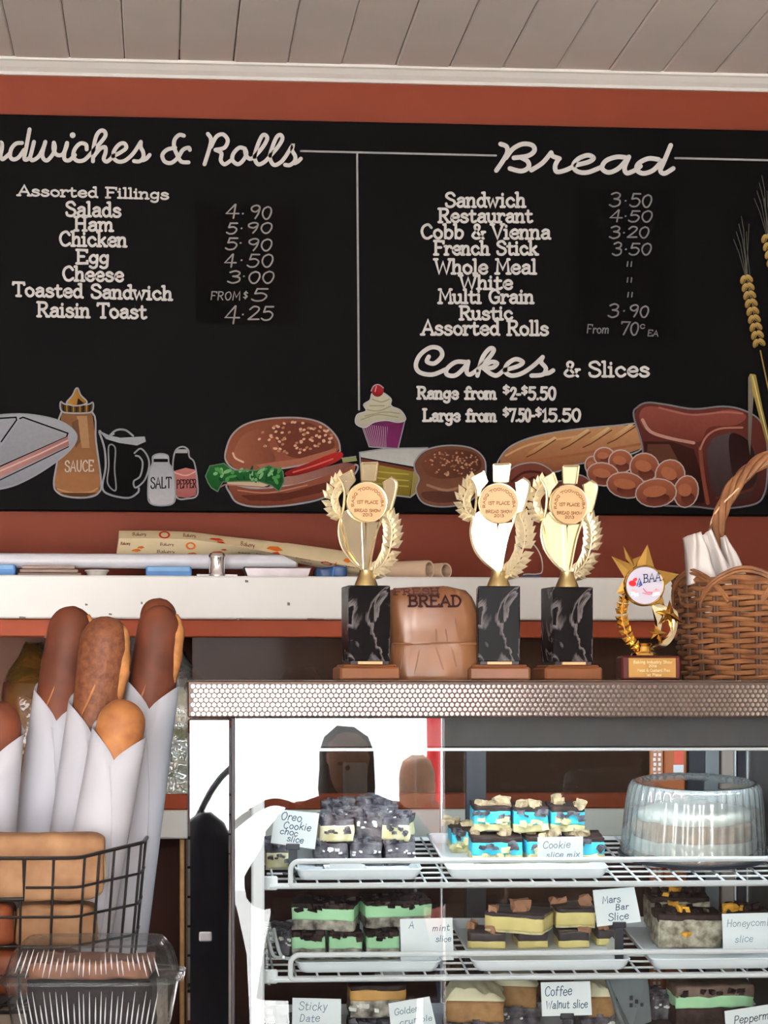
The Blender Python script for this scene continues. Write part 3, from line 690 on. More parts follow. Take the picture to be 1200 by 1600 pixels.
# loaves behind the smoked doors
crust_dark = mat('dark rye crust', S(70, 36, 20), .5, var=.25, scale=40, bump=.3)
amber = clear('amber cellophane', (.85, .55, .25), haze=.18, haze_col=(.5, .26, .06), rough=.1, bump=.6, bscale=30)
cello = clear('clear cellophane', (.97, .98, .97), haze=.12, haze_col=(.85, .88, .86), rough=.06, bump=1.0, bscale=26, gloss=5)
def bagged(name, label, px, py0, py1, w, d, Y, crust, wrap, seed, tuft):
    z0 = zl1 + .002; c = P(px, py0, Y); h = PZ(py1, Y) - z0
    t = thing(name, label, 'bread', (c.x, Y, z0))
    m = jbox(w * .86, d * .8, h * .82, .004, seed, .008, 7, 14); obj('loaf', m, crust, t, 'all')
    rings = []
    for k in range(13):
        f = k / 12; s = (1 - max(0, f - .72) * 2.6) * (.96 + .05 * math.sin(k * 2.1)); n = 26
        rings.append([Vector((w / 2 * s * math.copysign(abs(math.cos(a)) ** .6, math.cos(a)), d / 2 * s * math.copysign(abs(math.sin(a)) ** .6, math.sin(a)), f * (h + tuft))) for a in [2 * PI * i / n for i in range(n)]])
    obj('cellophane_bag', M().loft(rings).jit(.009, 22, seed), wrap, t, 'all')
    return t
bagged('bagged_loaf', 'dark loaf in amber cellophane at the open left end of the cabinet', 52, 1235, 1030, .13, .2, 4.98, crust_dark, amber, 3, .03)
green = mat('herb crust', S(170, 164, 110), .6, var=.35, scale=34, col2=S(244, 240, 222))
bagged('bagged_loaf', 'pale herb loaf in crinkled clear cellophane behind the smoked door left of the display case', 268, 1235, 1040, .17, .17, 4.925, green, cello, 5, .03)
bagged('bagged_loaf', 'tan loaf in clear cellophane behind the smoked door, seen under the trophy on the left', 470, 1235, 1060, .2, .2, 4.98, mat('tan crust', S(150, 96, 56), .6, var=.2, scale=20), cello, 8, .02)
bagged('bagged_loaf', 'brown bagged loaf in the cabinet, seen through the display case below the middle trophies', 925, 1236, 1150, .2, .2, 4.98, mat('copper crust', S(160, 92, 50), .5, var=.25, scale=26), cello, 11, .02)

# ================================================================ clutter on the white shelf
ZS = zt
card = mat('brown paper tube card', S(206, 176, 148), .7, var=.05, scale=30)
def cyl(px0, px1, py, Y, rpx, n=20):
    r = rpx / F * Y
    return M().tube([P(px0, py, Y), P(px1, py, Y)], r, n), r
# white roll lying along the shelf
r = 11.5 / F * 4.90; zc = PZ(879, 4.90)
t = thing('white_roll', 'long white plastic roll lying along the shelf in front of the patterned packet', 'roll', (PX(250, 4.9), 4.90, zc))
m = M().tube([(PX(-160, 4.9), 4.9, zc), (PX(462, 4.9), 4.9, zc)], r, 20); obj('roll_sheet', m, mat('white plastic sheet', S(216, 214, 220), .3), t, True, world=True)
m = M().tube([(PX(462, 4.9), 4.9, zc), (PX(465, 4.9), 4.9, zc)], r * .7, 16); obj('core', m, card, t, True, world=True)
def shelf_box(name, label, cat, px0, px1, pyt, Y, d, material, bev=.003):
    a = PX(px0, Y); b = PX(px1, Y); h = PZ(pyt, Y) - ZS
    t = thing(name, label, cat, ((a + b) / 2, Y, ZS + .0005))
    return t, (b - a), h
sb = mat('blue carton', S(64, 118, 178), .45, var=.12, scale=20)
t, w, h = shelf_box('blue_carton', 'flat blue carton at the left end of the shelf under the white roll', 'carton', -60, 26, 886, 4.90, .14, sb)
obj('carton_body', M().bbox(-w / 2, w / 2, -.05, .09, 0, h - .002), sb, t); obj('lid_flap', M().box(-w / 2 + .004, w / 2 - .004, -.0515, -.05, h * .55, h - .003), mat('light blue card', S(120, 164, 206), .5), t)
t, w, h = shelf_box('blue_carton', 'flat blue carton under the white roll left of the chrome shaker', 'carton', 228, 299, 888, 4.90, .14, sb)
obj('carton_body', M().bbox(-w / 2, w / 2, -.05, .09, 0, h - .002), sb, t); obj('lid_flap', M().box(-w / 2 + .004, w / 2 - .004, -.0515, -.05, h * .5, h - .003), mat('light blue card', S(120, 164, 206), .5), t)
t, w, h = shelf_box('blue_bundle', 'dark blue crumpled bundle under the slanting end of the patterned packet', 'bundle', 492, 540, 885, 4.90, .1, sb)
m = jbox(w, .1, h * .8, 0, 4, .006, 6, 30); obj('bundle_wrap', m, mat('dark blue plastic', S(40, 66, 110), .4, var=.3, scale=60), t, 'all'); obj('bundle_tie', M().tube([(0, -.054, 0), (0.004, -.054, h * .8)], .002, 6), sb, t)
t, w, h = shelf_box('paper_stack', 'thin stack of grey brown paper bags under the white roll', 'paper bags', 30, 128, 888, 4.90, .1, sb)
pm = mat('grey brown paper', S(150, 128, 118), .8, var=.1, scale=40)
for i in range(3): obj('paper_bag', M().bbox(-w / 2 + i * .004, w / 2 - i * .006, -.05, .09, i * h / 3, (i + .85) * h / 3, .001), pm, t)
lathe_white = mat('white melamine', S(212, 204, 196), .3)
r = .025; c = P(151, 899, 4.88)
t = thing('white_cup', 'small upturned white cup with a flaring foot under the white roll', 'cup', (c.x, 4.90, ZS))
obj('cup_body', M().lathe([(.016, 0), (.018, .004), (.022, .012), (.023, .0155)], 20), lathe_white, t, True); obj('cup_ring', M().lathe([(.0235, .0125), (.0242, .0135), (.0235, .0155)], 20), lathe_white, t, True)
t, w, h = shelf_box('steel_tray', 'shallow grey steel tray along the shelf behind the chrome shaker', 'tray', 380, 484, 889, 4.92, .1, sb)
sm = mat('dull steel', S(120, 112, 112), .35, .8, var=.1, scale=30)
obj('tray_pan', M().loft([[Vector((sx * (w / 2 - o), sy * .06 - .0 + 0, z)) for sx, sy in ((-1, -1), (1, -1), (1, 1), (-1, 1))] for o, z in ((.008, 0), (.001, h * .9))]), sm, t); obj('tray_rim', M().tube([(-w / 2, -.061, h * .9), (w / 2, -.061, h * .9), (w / 2, .061, h * .9), (-w / 2, .061, h * .9)], .0015, 6, closed=True), sm, t)
# chrome shaker
chrome = mat('chrome', S(226, 226, 228), .12, 1, var=.02)
k = 4.83 / F; c = P(339, 901, 4.83)
t = thing('chrome_shaker', 'small chrome shaker standing at the front edge of the shelf', 'shaker', (c.x, 4.83, ZS))
obj('shaker_body', M().lathe([(13.5 * k, 0), (13.5 * k, 4 * k), (12.5 * k, 6 * k), (12.5 * k, 28 * k), (13 * k, 30 * k)], 28), chrome, t, True)
obj('shaker_lid', M().lathe([(13.5 * k, 30 * k), (13.5 * k, 33 * k), (11 * k, 36.5 * k), (3 * k, 37.5 * k)], 28), chrome, t, True)
obj('holder_clip', M().bbox(-32 * k, 32 * k, -.006, .006, 0, 4 * k, .001), sm, t)

# patterned packet of wrapping paper, bent over the roll
YP = 4.98
pack_m = mat('cream printed paper', S(226, 206, 166), .55, var=.04, scale=30)
prof = [(186, 829, 872, 12), (240, 829, 872, 12), (300, 831, 872, 12), (345, 837, 870, 12), (400, 843, 869, 16), (432, 847, 871, 18), (470, 852, 880, 20), (520, 859, 891, 21), (562, 866, 898, 21)]
t = thing('wrapping_paper_packet', 'cream packet of printed wrapping paper with red and orange logos, slumped on the shelf', 'packet', (PX(370, YP), YP, ZS))
def packpt(px, v, lift=0):
    """px along the packet, v: 0 bottom .. 1 crease .. 1.35 top edge of the front"""
    for a, b in zip(prof, prof[1:]):
        if px <= b[0]: break
    f = max(0, (px - a[0]) / (b[0] - a[0])); top = a[1] + (b[1] - a[1]) * f; bot = a[2] + (b[2] - a[2]) * f
    crease = top + a[3] + (b[3] - a[3]) * f; q_ = min(1, max(0, (px - 395) / 75)); sh = -.112 * q_ * q_ * (3 - 2 * q_)
    if v <= 1: py = bot + (crease - bot) * v; y = YP + .014 - .030 * v + sh
    else: py = crease + (top - crease) * (v - 1) / .35; y = YP - .016 + .040 * (v - 1) / .35 + sh
    q = P(px - (5 if px < 200 else 0) * (1 - min(v, 1)), py, y); q.y -= lift; return q
m = M(); rings = []
for i in range(41):
    px = 186 + (562 - 186) * i / 40
    a, b, c = packpt(px, 0), packpt(px, 1), packpt(px, 1.35)
    q_ = min(1, max(0, (px - 380) / 70)); dd_ = .15 * (1 - q_) + .012
    d = c + Vector((0, dd_, .002)); e = a + Vector((0, dd_, 0))
    rings.append([a, a.lerp(b, .5) + Vector((0, -.001, 0)), b, b.lerp(c, .5) + Vector((0, -.001, 0)), c, c.lerp(d, .5), d, d + Vector((0, .002, -.006)), e + Vector((0, .002, 0))])
obj('paper_ream', M().loft(rings), pack_m, t, True, world=True)
p = Paint(lambda u, v, l: packpt(u, v, l + .0018), lift=.001)
RED, ORG, BRN = S(196, 62, 34), S(214, 112, 40), S(140, 90, 70)
def ring(u, v, ru, rv, w, col):
    pts = [(u + ru * math.cos(2 * PI * i / 14), v + rv * math.sin(2 * PI * i / 14)) for i in range(15)]
    for a, b in zip(pts, pts[1:]): 
        ca = (a[0] - (a[0] - u) * w, a[1] - (a[1] - v) * w); cb = (b[0] - (b[0] - u) * w, b[1] - (b[1] - v) * w)
        p.poly([a, b, cb, ca], col, up=False)
ring(257, 1.17, 9, .17, .35, RED); ring(510, .8, 9, .22, .35, RED); ring(298, .65, 8, .2, .4, ORG)
for u, v, w, h, c in ((326, 1.12, 24, .10, RED), (338, 1.02, 14, .08, RED), (416, 1.1, 26, .12, ORG), (424, .9, 14, .16, RED), (205, .35, 16, .12, ORG), (214, .5, 12, .1, ORG), (292, .2, 16, .1, ORG), (522, .75, 5, .3, ORG), (330, .3, 20, .1, RED), (345, .5, 10, .1, RED), (536, 1.1, 12, .1, ORG)):
    p.poly([(u, v), (u + w * .6, v - h * .3), (u + w, v + h * .2), (u + w * .7, v + h), (u + w * .2, v + h * .7)], c)
for u, v, w in ((207, 1.1, 26), (286, 1.1, 24), (376, 1.05, 26), (462, .8, 28), (372, .3, 22), (245, .25, 34), (250, .62, 26), (470, .25, 20), (190, .65, 16), (400, .3, 20), (540, .8, 16)):
    for st in text_strokes('Bakery', u, u + w * .85, 0, .15, 0, False): 
        p.line([(a, v - b * .9) for a, b in st], 1.0 * .9, BRN) if False else None
        for a, b in zip(st, st[1:]):
            dx = .55; p.poly([(a[0] - dx, v - a[1]), (a[0] + dx, v - a[1] + .02), (b[0] + dx, v - b[1] + .02), (b[0] - dx, v - b[1])], BRN, up=False)
obj('printed_logos', p.m, PAINT, t, world=True)

# cardboard tubes and paper rolls on the right of the packet
def tube_roll(name, label, pe, Ye, r, length, yaw, wall, end_col, body):
    k = Ye / F; c = P(pe[0], pe[1], Ye); c.z = ZS + r + .0008
    t = thing(name, label, 'tube', tuple(c), rz=yaw)
    n = 28
    def circ(rr, y): return [Vector((rr * math.cos(2 * PI * i / n), y, rr * math.sin(2 * PI * i / n))) for i in range(n)]
    obj('tube_wall', M().loft([circ(r, length), circ(r, .002), circ(r - .001, 0), circ(r - wall, 0), circ(r - wall, length)], False), body, t, True)
    obj('tube_edge', M().loft([circ(r - .0008, -.0004), circ(r - wall + .0008, -.0004)], False), end_col, t, True)
    return t
edge = mat('pale card edge', S(232, 206, 180), .6)
tube_roll('cardboard_tube', 'rightmost open cardboard tube lying on the shelf', (697, 886), 4.90, 13.0 / F * 4.9, .1, R(38), .0042, edge, card)
tube_roll('cardboard_tube', 'open cardboard tube lying left of the rightmost tube on the shelf', (671, 885), 4.885, 14.5 / F * 4.9, .085, R(52), .0042, edge, card)
tube_roll('paper_roll', 'stubby beige paper roll on the shelf behind the leftmost trophy', (622, 884), 4.96, 15 / F * 4.9, .13, R(80), .012, edge, mat('beige paper', S(214, 196, 174), .7))
m = M().tube(cr([P(x, y, Y) for x, y, Y in ((818, 898, 4.9), (824, 897, 4.89), (838, 897, 4.88), (847, 893, 4.9), (846, 872, 4.92), (836, 853, 4.94), (824, 847, 4.95), (812, 856, 4.96), (806, 878, 4.96), (806, 898, 4.96))], 6), .0013, 6)
t = thing('white_cable', 'thin white cable curling up from the shelf between the two right-hand gold cups', 'cable', tuple(P(838, 897, 4.9)))
obj('cord', m, lathe_white, t, True, world=True)
obj('plug', M().bbox(PX(816, 4.9), PX(846, 4.9), 4.9, 4.93, ZS + .0006, ZS + .009, .002), mat('blue grey plastic', S(70, 96, 130), .4), t, world=True)

# ================================================================ glass display case
YC = 3.80
steel = mat('brushed stainless steel', S(206, 204, 204), .24, 1, var=.04, scale=20)
mirror_steel = mat('polished stainless steel', S(224, 224, 226), .01, 1, var=.02)
alu = mat('satin aluminium', S(200, 202, 206), .3, 1, var=.03)
dark_rub = mat('dark rubber gasket', S(44, 38, 42), .5)
white_plastic = mat('white plastic', S(232, 234, 236), .35, var=.02)
navy = mat('dark navy panel', S(30, 34, 46), .35, var=.1, spec=.3)
charcoal = mat('charcoal panel', S(70, 69, 70), .45, var=.08, spec=.3)
glass = clear('clear glass', (.97, .985, .98), ior=1.52, rough=.0)
side_glass = clear('clear back glass', (.93, .96, .96), ior=1.5, rough=.0, gloss=.5)
CX0, CX1 = PX(293, YC), PX(1320, YC)
CT = PZ(1063, YC)                 # top of the case
CB = PZ(1121, YC)                 # lower edge of the top band
CY1 = 4.42
BASE = .62
case = thing('display_case', 'stainless steel and glass cake display case with a dotted top band and wire shelves', 'display case', ((CX0 + CX1) / 2, YC, 0))
obj('top_panel', M().bbox(CX0, CX1, YC - .012, CY1, CT - .012, CT, .002), steel, case, world=True)
obj('top_band', M().bbox(CX0, CX1, YC - .016, YC + .012, CB, CT - .001, .002), mat('dark band backing', S(70, 56, 50), .4, .6, var=.1), case, world=True)
m = M(); pit = .00815; hgt = CT - CB - .008; rows = int(hgt / (pit * .866)); n = int((CX1 - CX0 - .012) / pit)
for j in range(rows):
    for i in range(n):
        x = CX0 + .008 + (i + (.5 if j % 2 else 0)) * pit; z = CB + .0055 + j * pit * .866
        r = pit * .45
        o = len(m.v); m.v.append((x, YC - .01735, z))
        for q in range(8): m.v.append((x + r * .82 * math.cos(PI * q / 4), YC - .01732, z + r * .82 * math.sin(PI * q / 4)))
        for q in range(8): m.v.append((x + r * math.cos(PI * q / 4), YC - .0159, z + r * math.sin(PI * q / 4)))
        for q in range(8):
            k = (q + 1) % 8; m.f.append((o, o + 1 + q, o + 1 + k)); m.f.append((o + 1 + q, o + 9 + q, o + 9 + k, o + 1 + k))
obj('embossed_dots', m, mat('embossed steel', S(216, 210, 206), .14, 1, var=.02), case, True, world=True, stuff=True)
# front posts, gasket, inner white frame
xa, xb = PX(293, YC), PX(361, YC)
obj('front_post', M().bbox(xa, xb, YC - .01, YC + .05, BASE, CB - .0005, .004), mirror_steel, case, world=True)
obj('gasket', M().bbox(xb, PX(367, YC), YC - .006, YC + .02, BASE, CB - .0005, .001), dark_rub, case, world=True)
obj('front_post', M().bbox(PX(1290, YC), CX1, YC - .01, YC + .05, BASE, CB - .0005, .004), mirror_steel, case, world=True)
xi0, xi1 = PX(393, YC + .05), PX(413, YC + .05)
obj('inner_frame', M().bbox(xi0, xi1, YC + .045, YC + .075, BASE + .04, CB - .002, .003), white_plastic, case, world=True)
obj('side_panel', M().box(CX0 + .004, CX0 + .018, YC + .05, CY1, BASE, CT - .012), side_glass, case, world=True)
obj('side_panel', M().box(CX1 - .018, CX1 - .004, YC + .05, CY1, BASE, CT - .012), charcoal, case, world=True)
# slightly raked front glass
gx0, gx1 = PX(367, YC), PX(1290, YC)
m = M(); lean = math.tan(R(1.35)); g0, g1 = BASE + .04, CB
m.loft([[Vector((x, YC + dy + (z - g1) * lean, z)) for x in (gx0, gx1)][::1] + [Vector((x, YC + dy + .006 + (z - g1) * lean, z)) for x in (gx1, gx0)] for z, dy in ((g0, .012), (g1, .012))])
obj('front_glass', m, glass, case, world=True)
# hood and lamp rail at the top of the window
zh = PZ(1168, YC + .09)
obj('hood', M().bbox(xi1 + .002, CX1 - .02, YC + .085, YC + .10, zh, CT - .013, .002), charcoal, case, world=True)
obj('hood_rail', M().bbox(xi1 + .002, CX1 - .02, YC + .080, YC + .100, PZ(1174, YC + .08), zh, .001), alu, case, world=True)
lamp_tube = bpy.data.materials.new('lit tube'); lamp_tube.use_nodes = True
lb = lamp_tube.node_tree.nodes['Principled BSDF']; lb.inputs['Emission Color'].default_value = (.80, .92, 1, 1); lb.inputs['Emission Strength'].default_value = 58; lb.inputs['Base Color'].default_value = (.9, .9, .9, 1)
obj('lamp_tube', M().tube([(xi1 + .06, YC + .118, zh + .012), (CX1 - .06, YC + .118, zh + .012)], .007, 10), lamp_tube, case, True, world=True)
# back frame with sliding glass doors
zb0, zb1 = BASE + .04, CT - .013
def stile(name, a, b, Y, material, dep=.014): obj(name, M().bbox(PX(a, Y), PX(b, Y), Y, Y + dep, zb0, zb1, .001), material, case, world=True)
YBK = CY1 - .05
stile('stile_or_reflection', 728, 760, YBK, navy); stile('stile_or_reflection', 688, 692, YBK, alu, .01)
stile('stile_or_reflection', 1076, 1102, YBK, navy); stile('stile_or_reflection', 1102, 1124, YBK + .002, mat('grey reflection strip', S(136, 142, 146), .4)); stile('stile_or_reflection', 1128, 1147, YBK + .002, mat('beige reflection strip', S(176, 162, 152), .4)); stile('stile_or_reflection', 1147, 1151, YBK - .001, alu); stile('stile_or_reflection', 1152, 1166, YBK + .002, navy); stile('stile_or_reflection', 1166, 1170, YBK - .001, alu); stile('stile_or_reflection', 1170, 1192, YBK + .002, mat('slate reflection strip', S(92, 100, 104), .4)); stile('stile_or_reflection', 1193, 1230, YBK, navy)  # right-hand strips: inner side wall and its reflections, put in as strip colours
obj('back_door', M().box(PX(415, YBK), PX(745, YBK), YBK + .016, YBK + .020, zb0, zb1), side_glass, case, world=True)
obj('back_door', M().box(PX(740, YBK), PX(1085, YBK), YBK + .024, YBK + .028, zb0, zb1), side_glass, case, world=True)
# slotted shelf standard and orange post
Yk = YBK - .02
obj('slotted_standard', M().bbox(PX(1016, Yk), PX(1036, Yk), Yk, Yk + .01, zb0, zb1, .001), mat('tan standard', S(190, 120, 84), .5), case, world=True)
so = bpy.data.objects['slotted_standard']
m = M()
for k in range(60):
    z = zb1 - .07 - k * .0087
    if z < zb0 + .02: break
    for q in (1022.5, 1030): 
        x = PX(q + (k % 2) * .8, Yk); m.box(x - .0024, x + .0024, Yk - .0006, Yk + .0, z - .0028, z + .0028)
obj('slot', m, white_plastic, case, world=True, stuff=True)
obj('orange_post', M().bbox(PX(1038, Yk), PX(1073, Yk), Yk, Yk + .016, zb0, zb1, .002), mat('orange brown post', S(176, 96, 50), .45), case, world=True)
obj('post_label', M().box(PX(1053, Yk), PX(1068, Yk), Yk - .0008, Yk - .0002, PZ(1195, Yk), PZ(1172, Yk)), mat('red label', S(226, 92, 72), .5), case, world=True)
obj('post_label', M().box(PX(1052, Yk), PX(1068, Yk), Yk - .0008, Yk - .0002, PZ(1208, Yk), PZ(1196, Yk)), white_plastic, case, world=True)
obj('base_cabinet', M().bbox(CX0, CX1, YC, CY1, 0, BASE, .004).bbox(CX0 - .001, CX1 + .001, YC - .012, CY1, BASE, BASE + .04, .004), steel, case, world=True)

# ---------------------------------------------------------------- tilted wire shelves
ALPHA = R(7); TA = math.tan(ALPHA); Y0S = YC + .09
FRONT = {0: 1385.0, 1: 1531.0, 2: 1676.0}
def hk(k): return (FRONT[k] - HY) / F * Y0S
def shelf_z(k, d): return CAMZ - hk(k) + d * TA
wire = mat('white coated wire', S(230, 232, 234), .3, var=.02)
for k in (0, 1, 2):
    z0 = shelf_z(k, 0); D = .42
    xl, xr = PX(421, Y0S), CX1 - .022
    sh = obj('wire_shelf', M().tube([(xl, Y0S, z0), (xr, Y0S, z0)], .0045, 8).tube([(xl, Y0S + D, shelf_z(k, D)), (xr, Y0S + D, shelf_z(k, D))], .0035, 8), wire, case, True, world=True)
    m = M()
    for i in range(10):
        d = .018 + i * (D - .03) / 9; m.tube([(xl, Y0S + d, shelf_z(k, d)), (xr, Y0S + d, shelf_z(k, d))], .0019, 6)
    x = xl + .008
    while x < xr: 
        m.tube([(x, Y0S, z0 + .002), (x, Y0S + D, shelf_z(k, D) + .002)], .0019, 6); x += .0345
    o = obj('wire_grid', m, wire, sh, True); o['kind'] = 'stuff'
    for v in o.data.vertices: v.co -= case.location
    # front rail
    xr0 = PX(454, Y0S - .004); zt_ = PZ(FRONT[k] - 40, Y0S - .004); zb2 = z0 + .001
    yy = Y0S - .005; rr = .014
    pts = [(xr, yy, zt_)] + [(xr0 + rr - rr * math.sin(a), yy, zt_ - rr + rr * math.cos(a)) for a in [PI / 2 * q / 6 for q in range(7)]] + [(xr0 + .006 - .006 * math.cos(a), yy, zb2 + .006 - .006 * math.sin(a)) for a in [PI / 2 * q / 4 for q in range(5)]] + [(xr, yy, zb2)]
    o = obj('front_rail', M().tube(pts, .0042, 8), wire, sh, True)
    for v in o.data.vertices: v.co -= case.location
    o = obj('shelf_bracket', M().bbox(PX(408, Y0S), PX(434, Y0S), Y0S - .002, Y0S + .012, z0 - .006, z0 + .016, .002).box(PX(416, Y0S), PX(420, Y0S), Y0S + .012, Y0S + D, z0 - .004, z0 + .001).xf(Matrix()), white_plastic, sh)
    for v in o.data.vertices: v.co -= case.location
    if k == 1:
        for q in (0, 12):
            pr = cr([P(455 - q, 1498 - q * .2, Y0S), P(440 - q, 1494, Y0S + .03), P(432 - q, 1470, Y0S + .06), P(428 - q, 1452, Y0S + .09)], 5)
            o = obj('side_prong', M().tube(pr, .003, 6), wire, sh, True)
            for v in o.data.vertices: v.co -= case.location

def d_of(k, y, r):
    """depth behind the shelf front at which a point r above the shelf shows at pixel row y"""
    return (F * (hk(k) - r) - (y - HY) * Y0S) / ((y - HY) + F * TA)
def on_shelf(k, px, d, r=0):
    Y = Y0S + d
    return Vector((PX(px, Y), Y, shelf_z(k, d) + r))

# ---------------------------------------------------------------- cake trays
TRAY_D = .33; RAISE = .0085
tray_m = mat('white tray', S(226, 230, 232), .3, var=.02)
blue_tray = mat('blue grey tray inside', S(96, 122, 136), .4)
def tray(k, px0, px1, label, d0=.02):
    a, b = on_shelf(k, px0, d0, .004), on_shelf(k, px1, d0, .004); w = b.x - a.x
    t = thing('cake_tray', label, 'tray', ((a.x + b.x) / 2, a.y, a.z), 0, 'white cake trays in the display case', ALPHA)
    def loop(o, z):
        pts = []; r = .012
        for cx, cy, a0 in ((w / 2 - r, TRAY_D - r, 0), (-w / 2 + r, TRAY_D - r, 90), (-w / 2 + r, r, 180), (w / 2 - r, r, 270)):
            for q in range(5):
                an = R(a0 + q * 22.5); pts.append(Vector((cx + (r - 0) * math.cos(an), cy + r * math.sin(an), z)))
        c = Vector((0, TRAY_D / 2, 0))
        return [Vector((p.x * (1 - 2 * o / w), (p.y - c.y) * (1 - 2 * o / TRAY_D) + c.y, p.z)) for p in pts]
    obj('pan', M().loft([loop(.010, 0), loop(.004, .008), loop(.002, .017), loop(.004, .017), loop(.007, .009), loop(.012, .0035)]), tray_m, t, True)
    obj('rim', M().tube(loop(.001, .0175), .0018, 6, closed=True), tray_m, t, True)
    return t
tray(0, 462, 660, 'white tray under the cookie slices on the top shelf')
tray(0, 700, 952, 'white tray under the bright blue slices on the top shelf')
tray(1, 462, 690, 'white tray under the green mint slices on the middle shelf')
tray(1, 738, 986, 'white tray under the yellow caramel slices on the middle shelf')
tray(1, 1018, 1215, 'white tray under the grainy honeycomb slab on the middle shelf')
tray(2, 440, 640, 'white tray on the bottom shelf under the left-hand brown layered slices')
tray(2, 690, 975, 'white tray on the bottom shelf under the cream-topped slices')
tray(2, 985, 1210, 'white tray on the bottom shelf under the green-banded brown slice')

# ---------------------------------------------------------------- slices
choc = mat('dark chocolate crumb', S(58, 45, 43), .55, spec=.12, var=.4, scale=60, bump=.4)
choc_navy = mat('dark cookie crumb', S(54, 48, 58), .5, spec=.15, var=.5, scale=70, bump=.5, col2=S(120, 116, 120))
cream_b = mat('pale cookie filling', S(214, 204, 150), .55, var=.2, scale=50, bump=.3, col2=S(236, 230, 196))
blue_b = mat('bright blue filling', S(44, 178, 214), .45, var=.12, scale=30, bump=.2, col2=S(80, 206, 232))
biscuit = mat('pale biscuit base', S(206, 196, 150), .7, var=.25, scale=60, bump=.4)
mint_b = mat('mint green filling', S(166, 214, 168), .45, var=.08, scale=30, bump=.15)
coco_b = mat('brown coconut base', S(62, 54, 50), .6, scale=55, bump=.4, col2=S(190, 182, 168))
caramel = mat('yellow caramel filling', S(226, 208, 138), .45, var=.08, scale=40, bump=.2)
toffee = mat('toffee filling', S(196, 148, 84), .5, var=.12, scale=40, bump=.3)
choc_gloss = mat('glossy chocolate', S(66, 58, 62), .3, var=.25, scale=30, bump=.25)
cookie_m = mat('cookie crumb', S(170, 150, 120), .7, var=.3, scale=90)
white_chunk = mat('white chocolate chunk', S(240, 238, 232), .4, var=.03)
red_chunk = mat('brown bar chunk', S(170, 122, 96), .6, var=.2, scale=50)
honey = mat('grainy honeycomb', S(110, 98, 80), .6, scale=75, bump=.6, col2=S(210, 202, 180))
orange_c = mat('orange honeycomb chunk', S(232, 168, 60), .5, var=.15)
frost = mat('coffee cream frosting', S(224, 216, 182), .45, var=.05, scale=20, bump=.1)
nut = mat('walnut sponge', S(150, 112, 72), .7, var=.25, scale=50, bump=.4)
def chunks(w, d, z, n, seed, lo, hi, y_front=False):
    rnd = random.Random(seed); m = M()
    for i in range(n):
        s = rnd.uniform(lo, hi); b = jbox(s * rnd.uniform(.8, 1.6), s, s * rnd.uniform(.5, 1), 0, seed + i, s * .32, 2, 90)
        b.xf(Matrix.Rotation(rnd.uniform(0, 6.3), 4, 'Z') @ Matrix.Rotation(rnd.uniform(-.4, .4), 4, 'X'))
        y = -d / 2 - s * .1 if y_front else rnd.uniform(-d / 2, d / 2) * .85
        zz = z + rnd.uniform(-.5, .5) * .012 if y_front else z - s * .15
        b.xf(Matrix.Translation((rnd.uniform(-w / 2, w / 2) * .85, y, zz))); m.add(b.v, b.f)
    return m
SEED = [0]
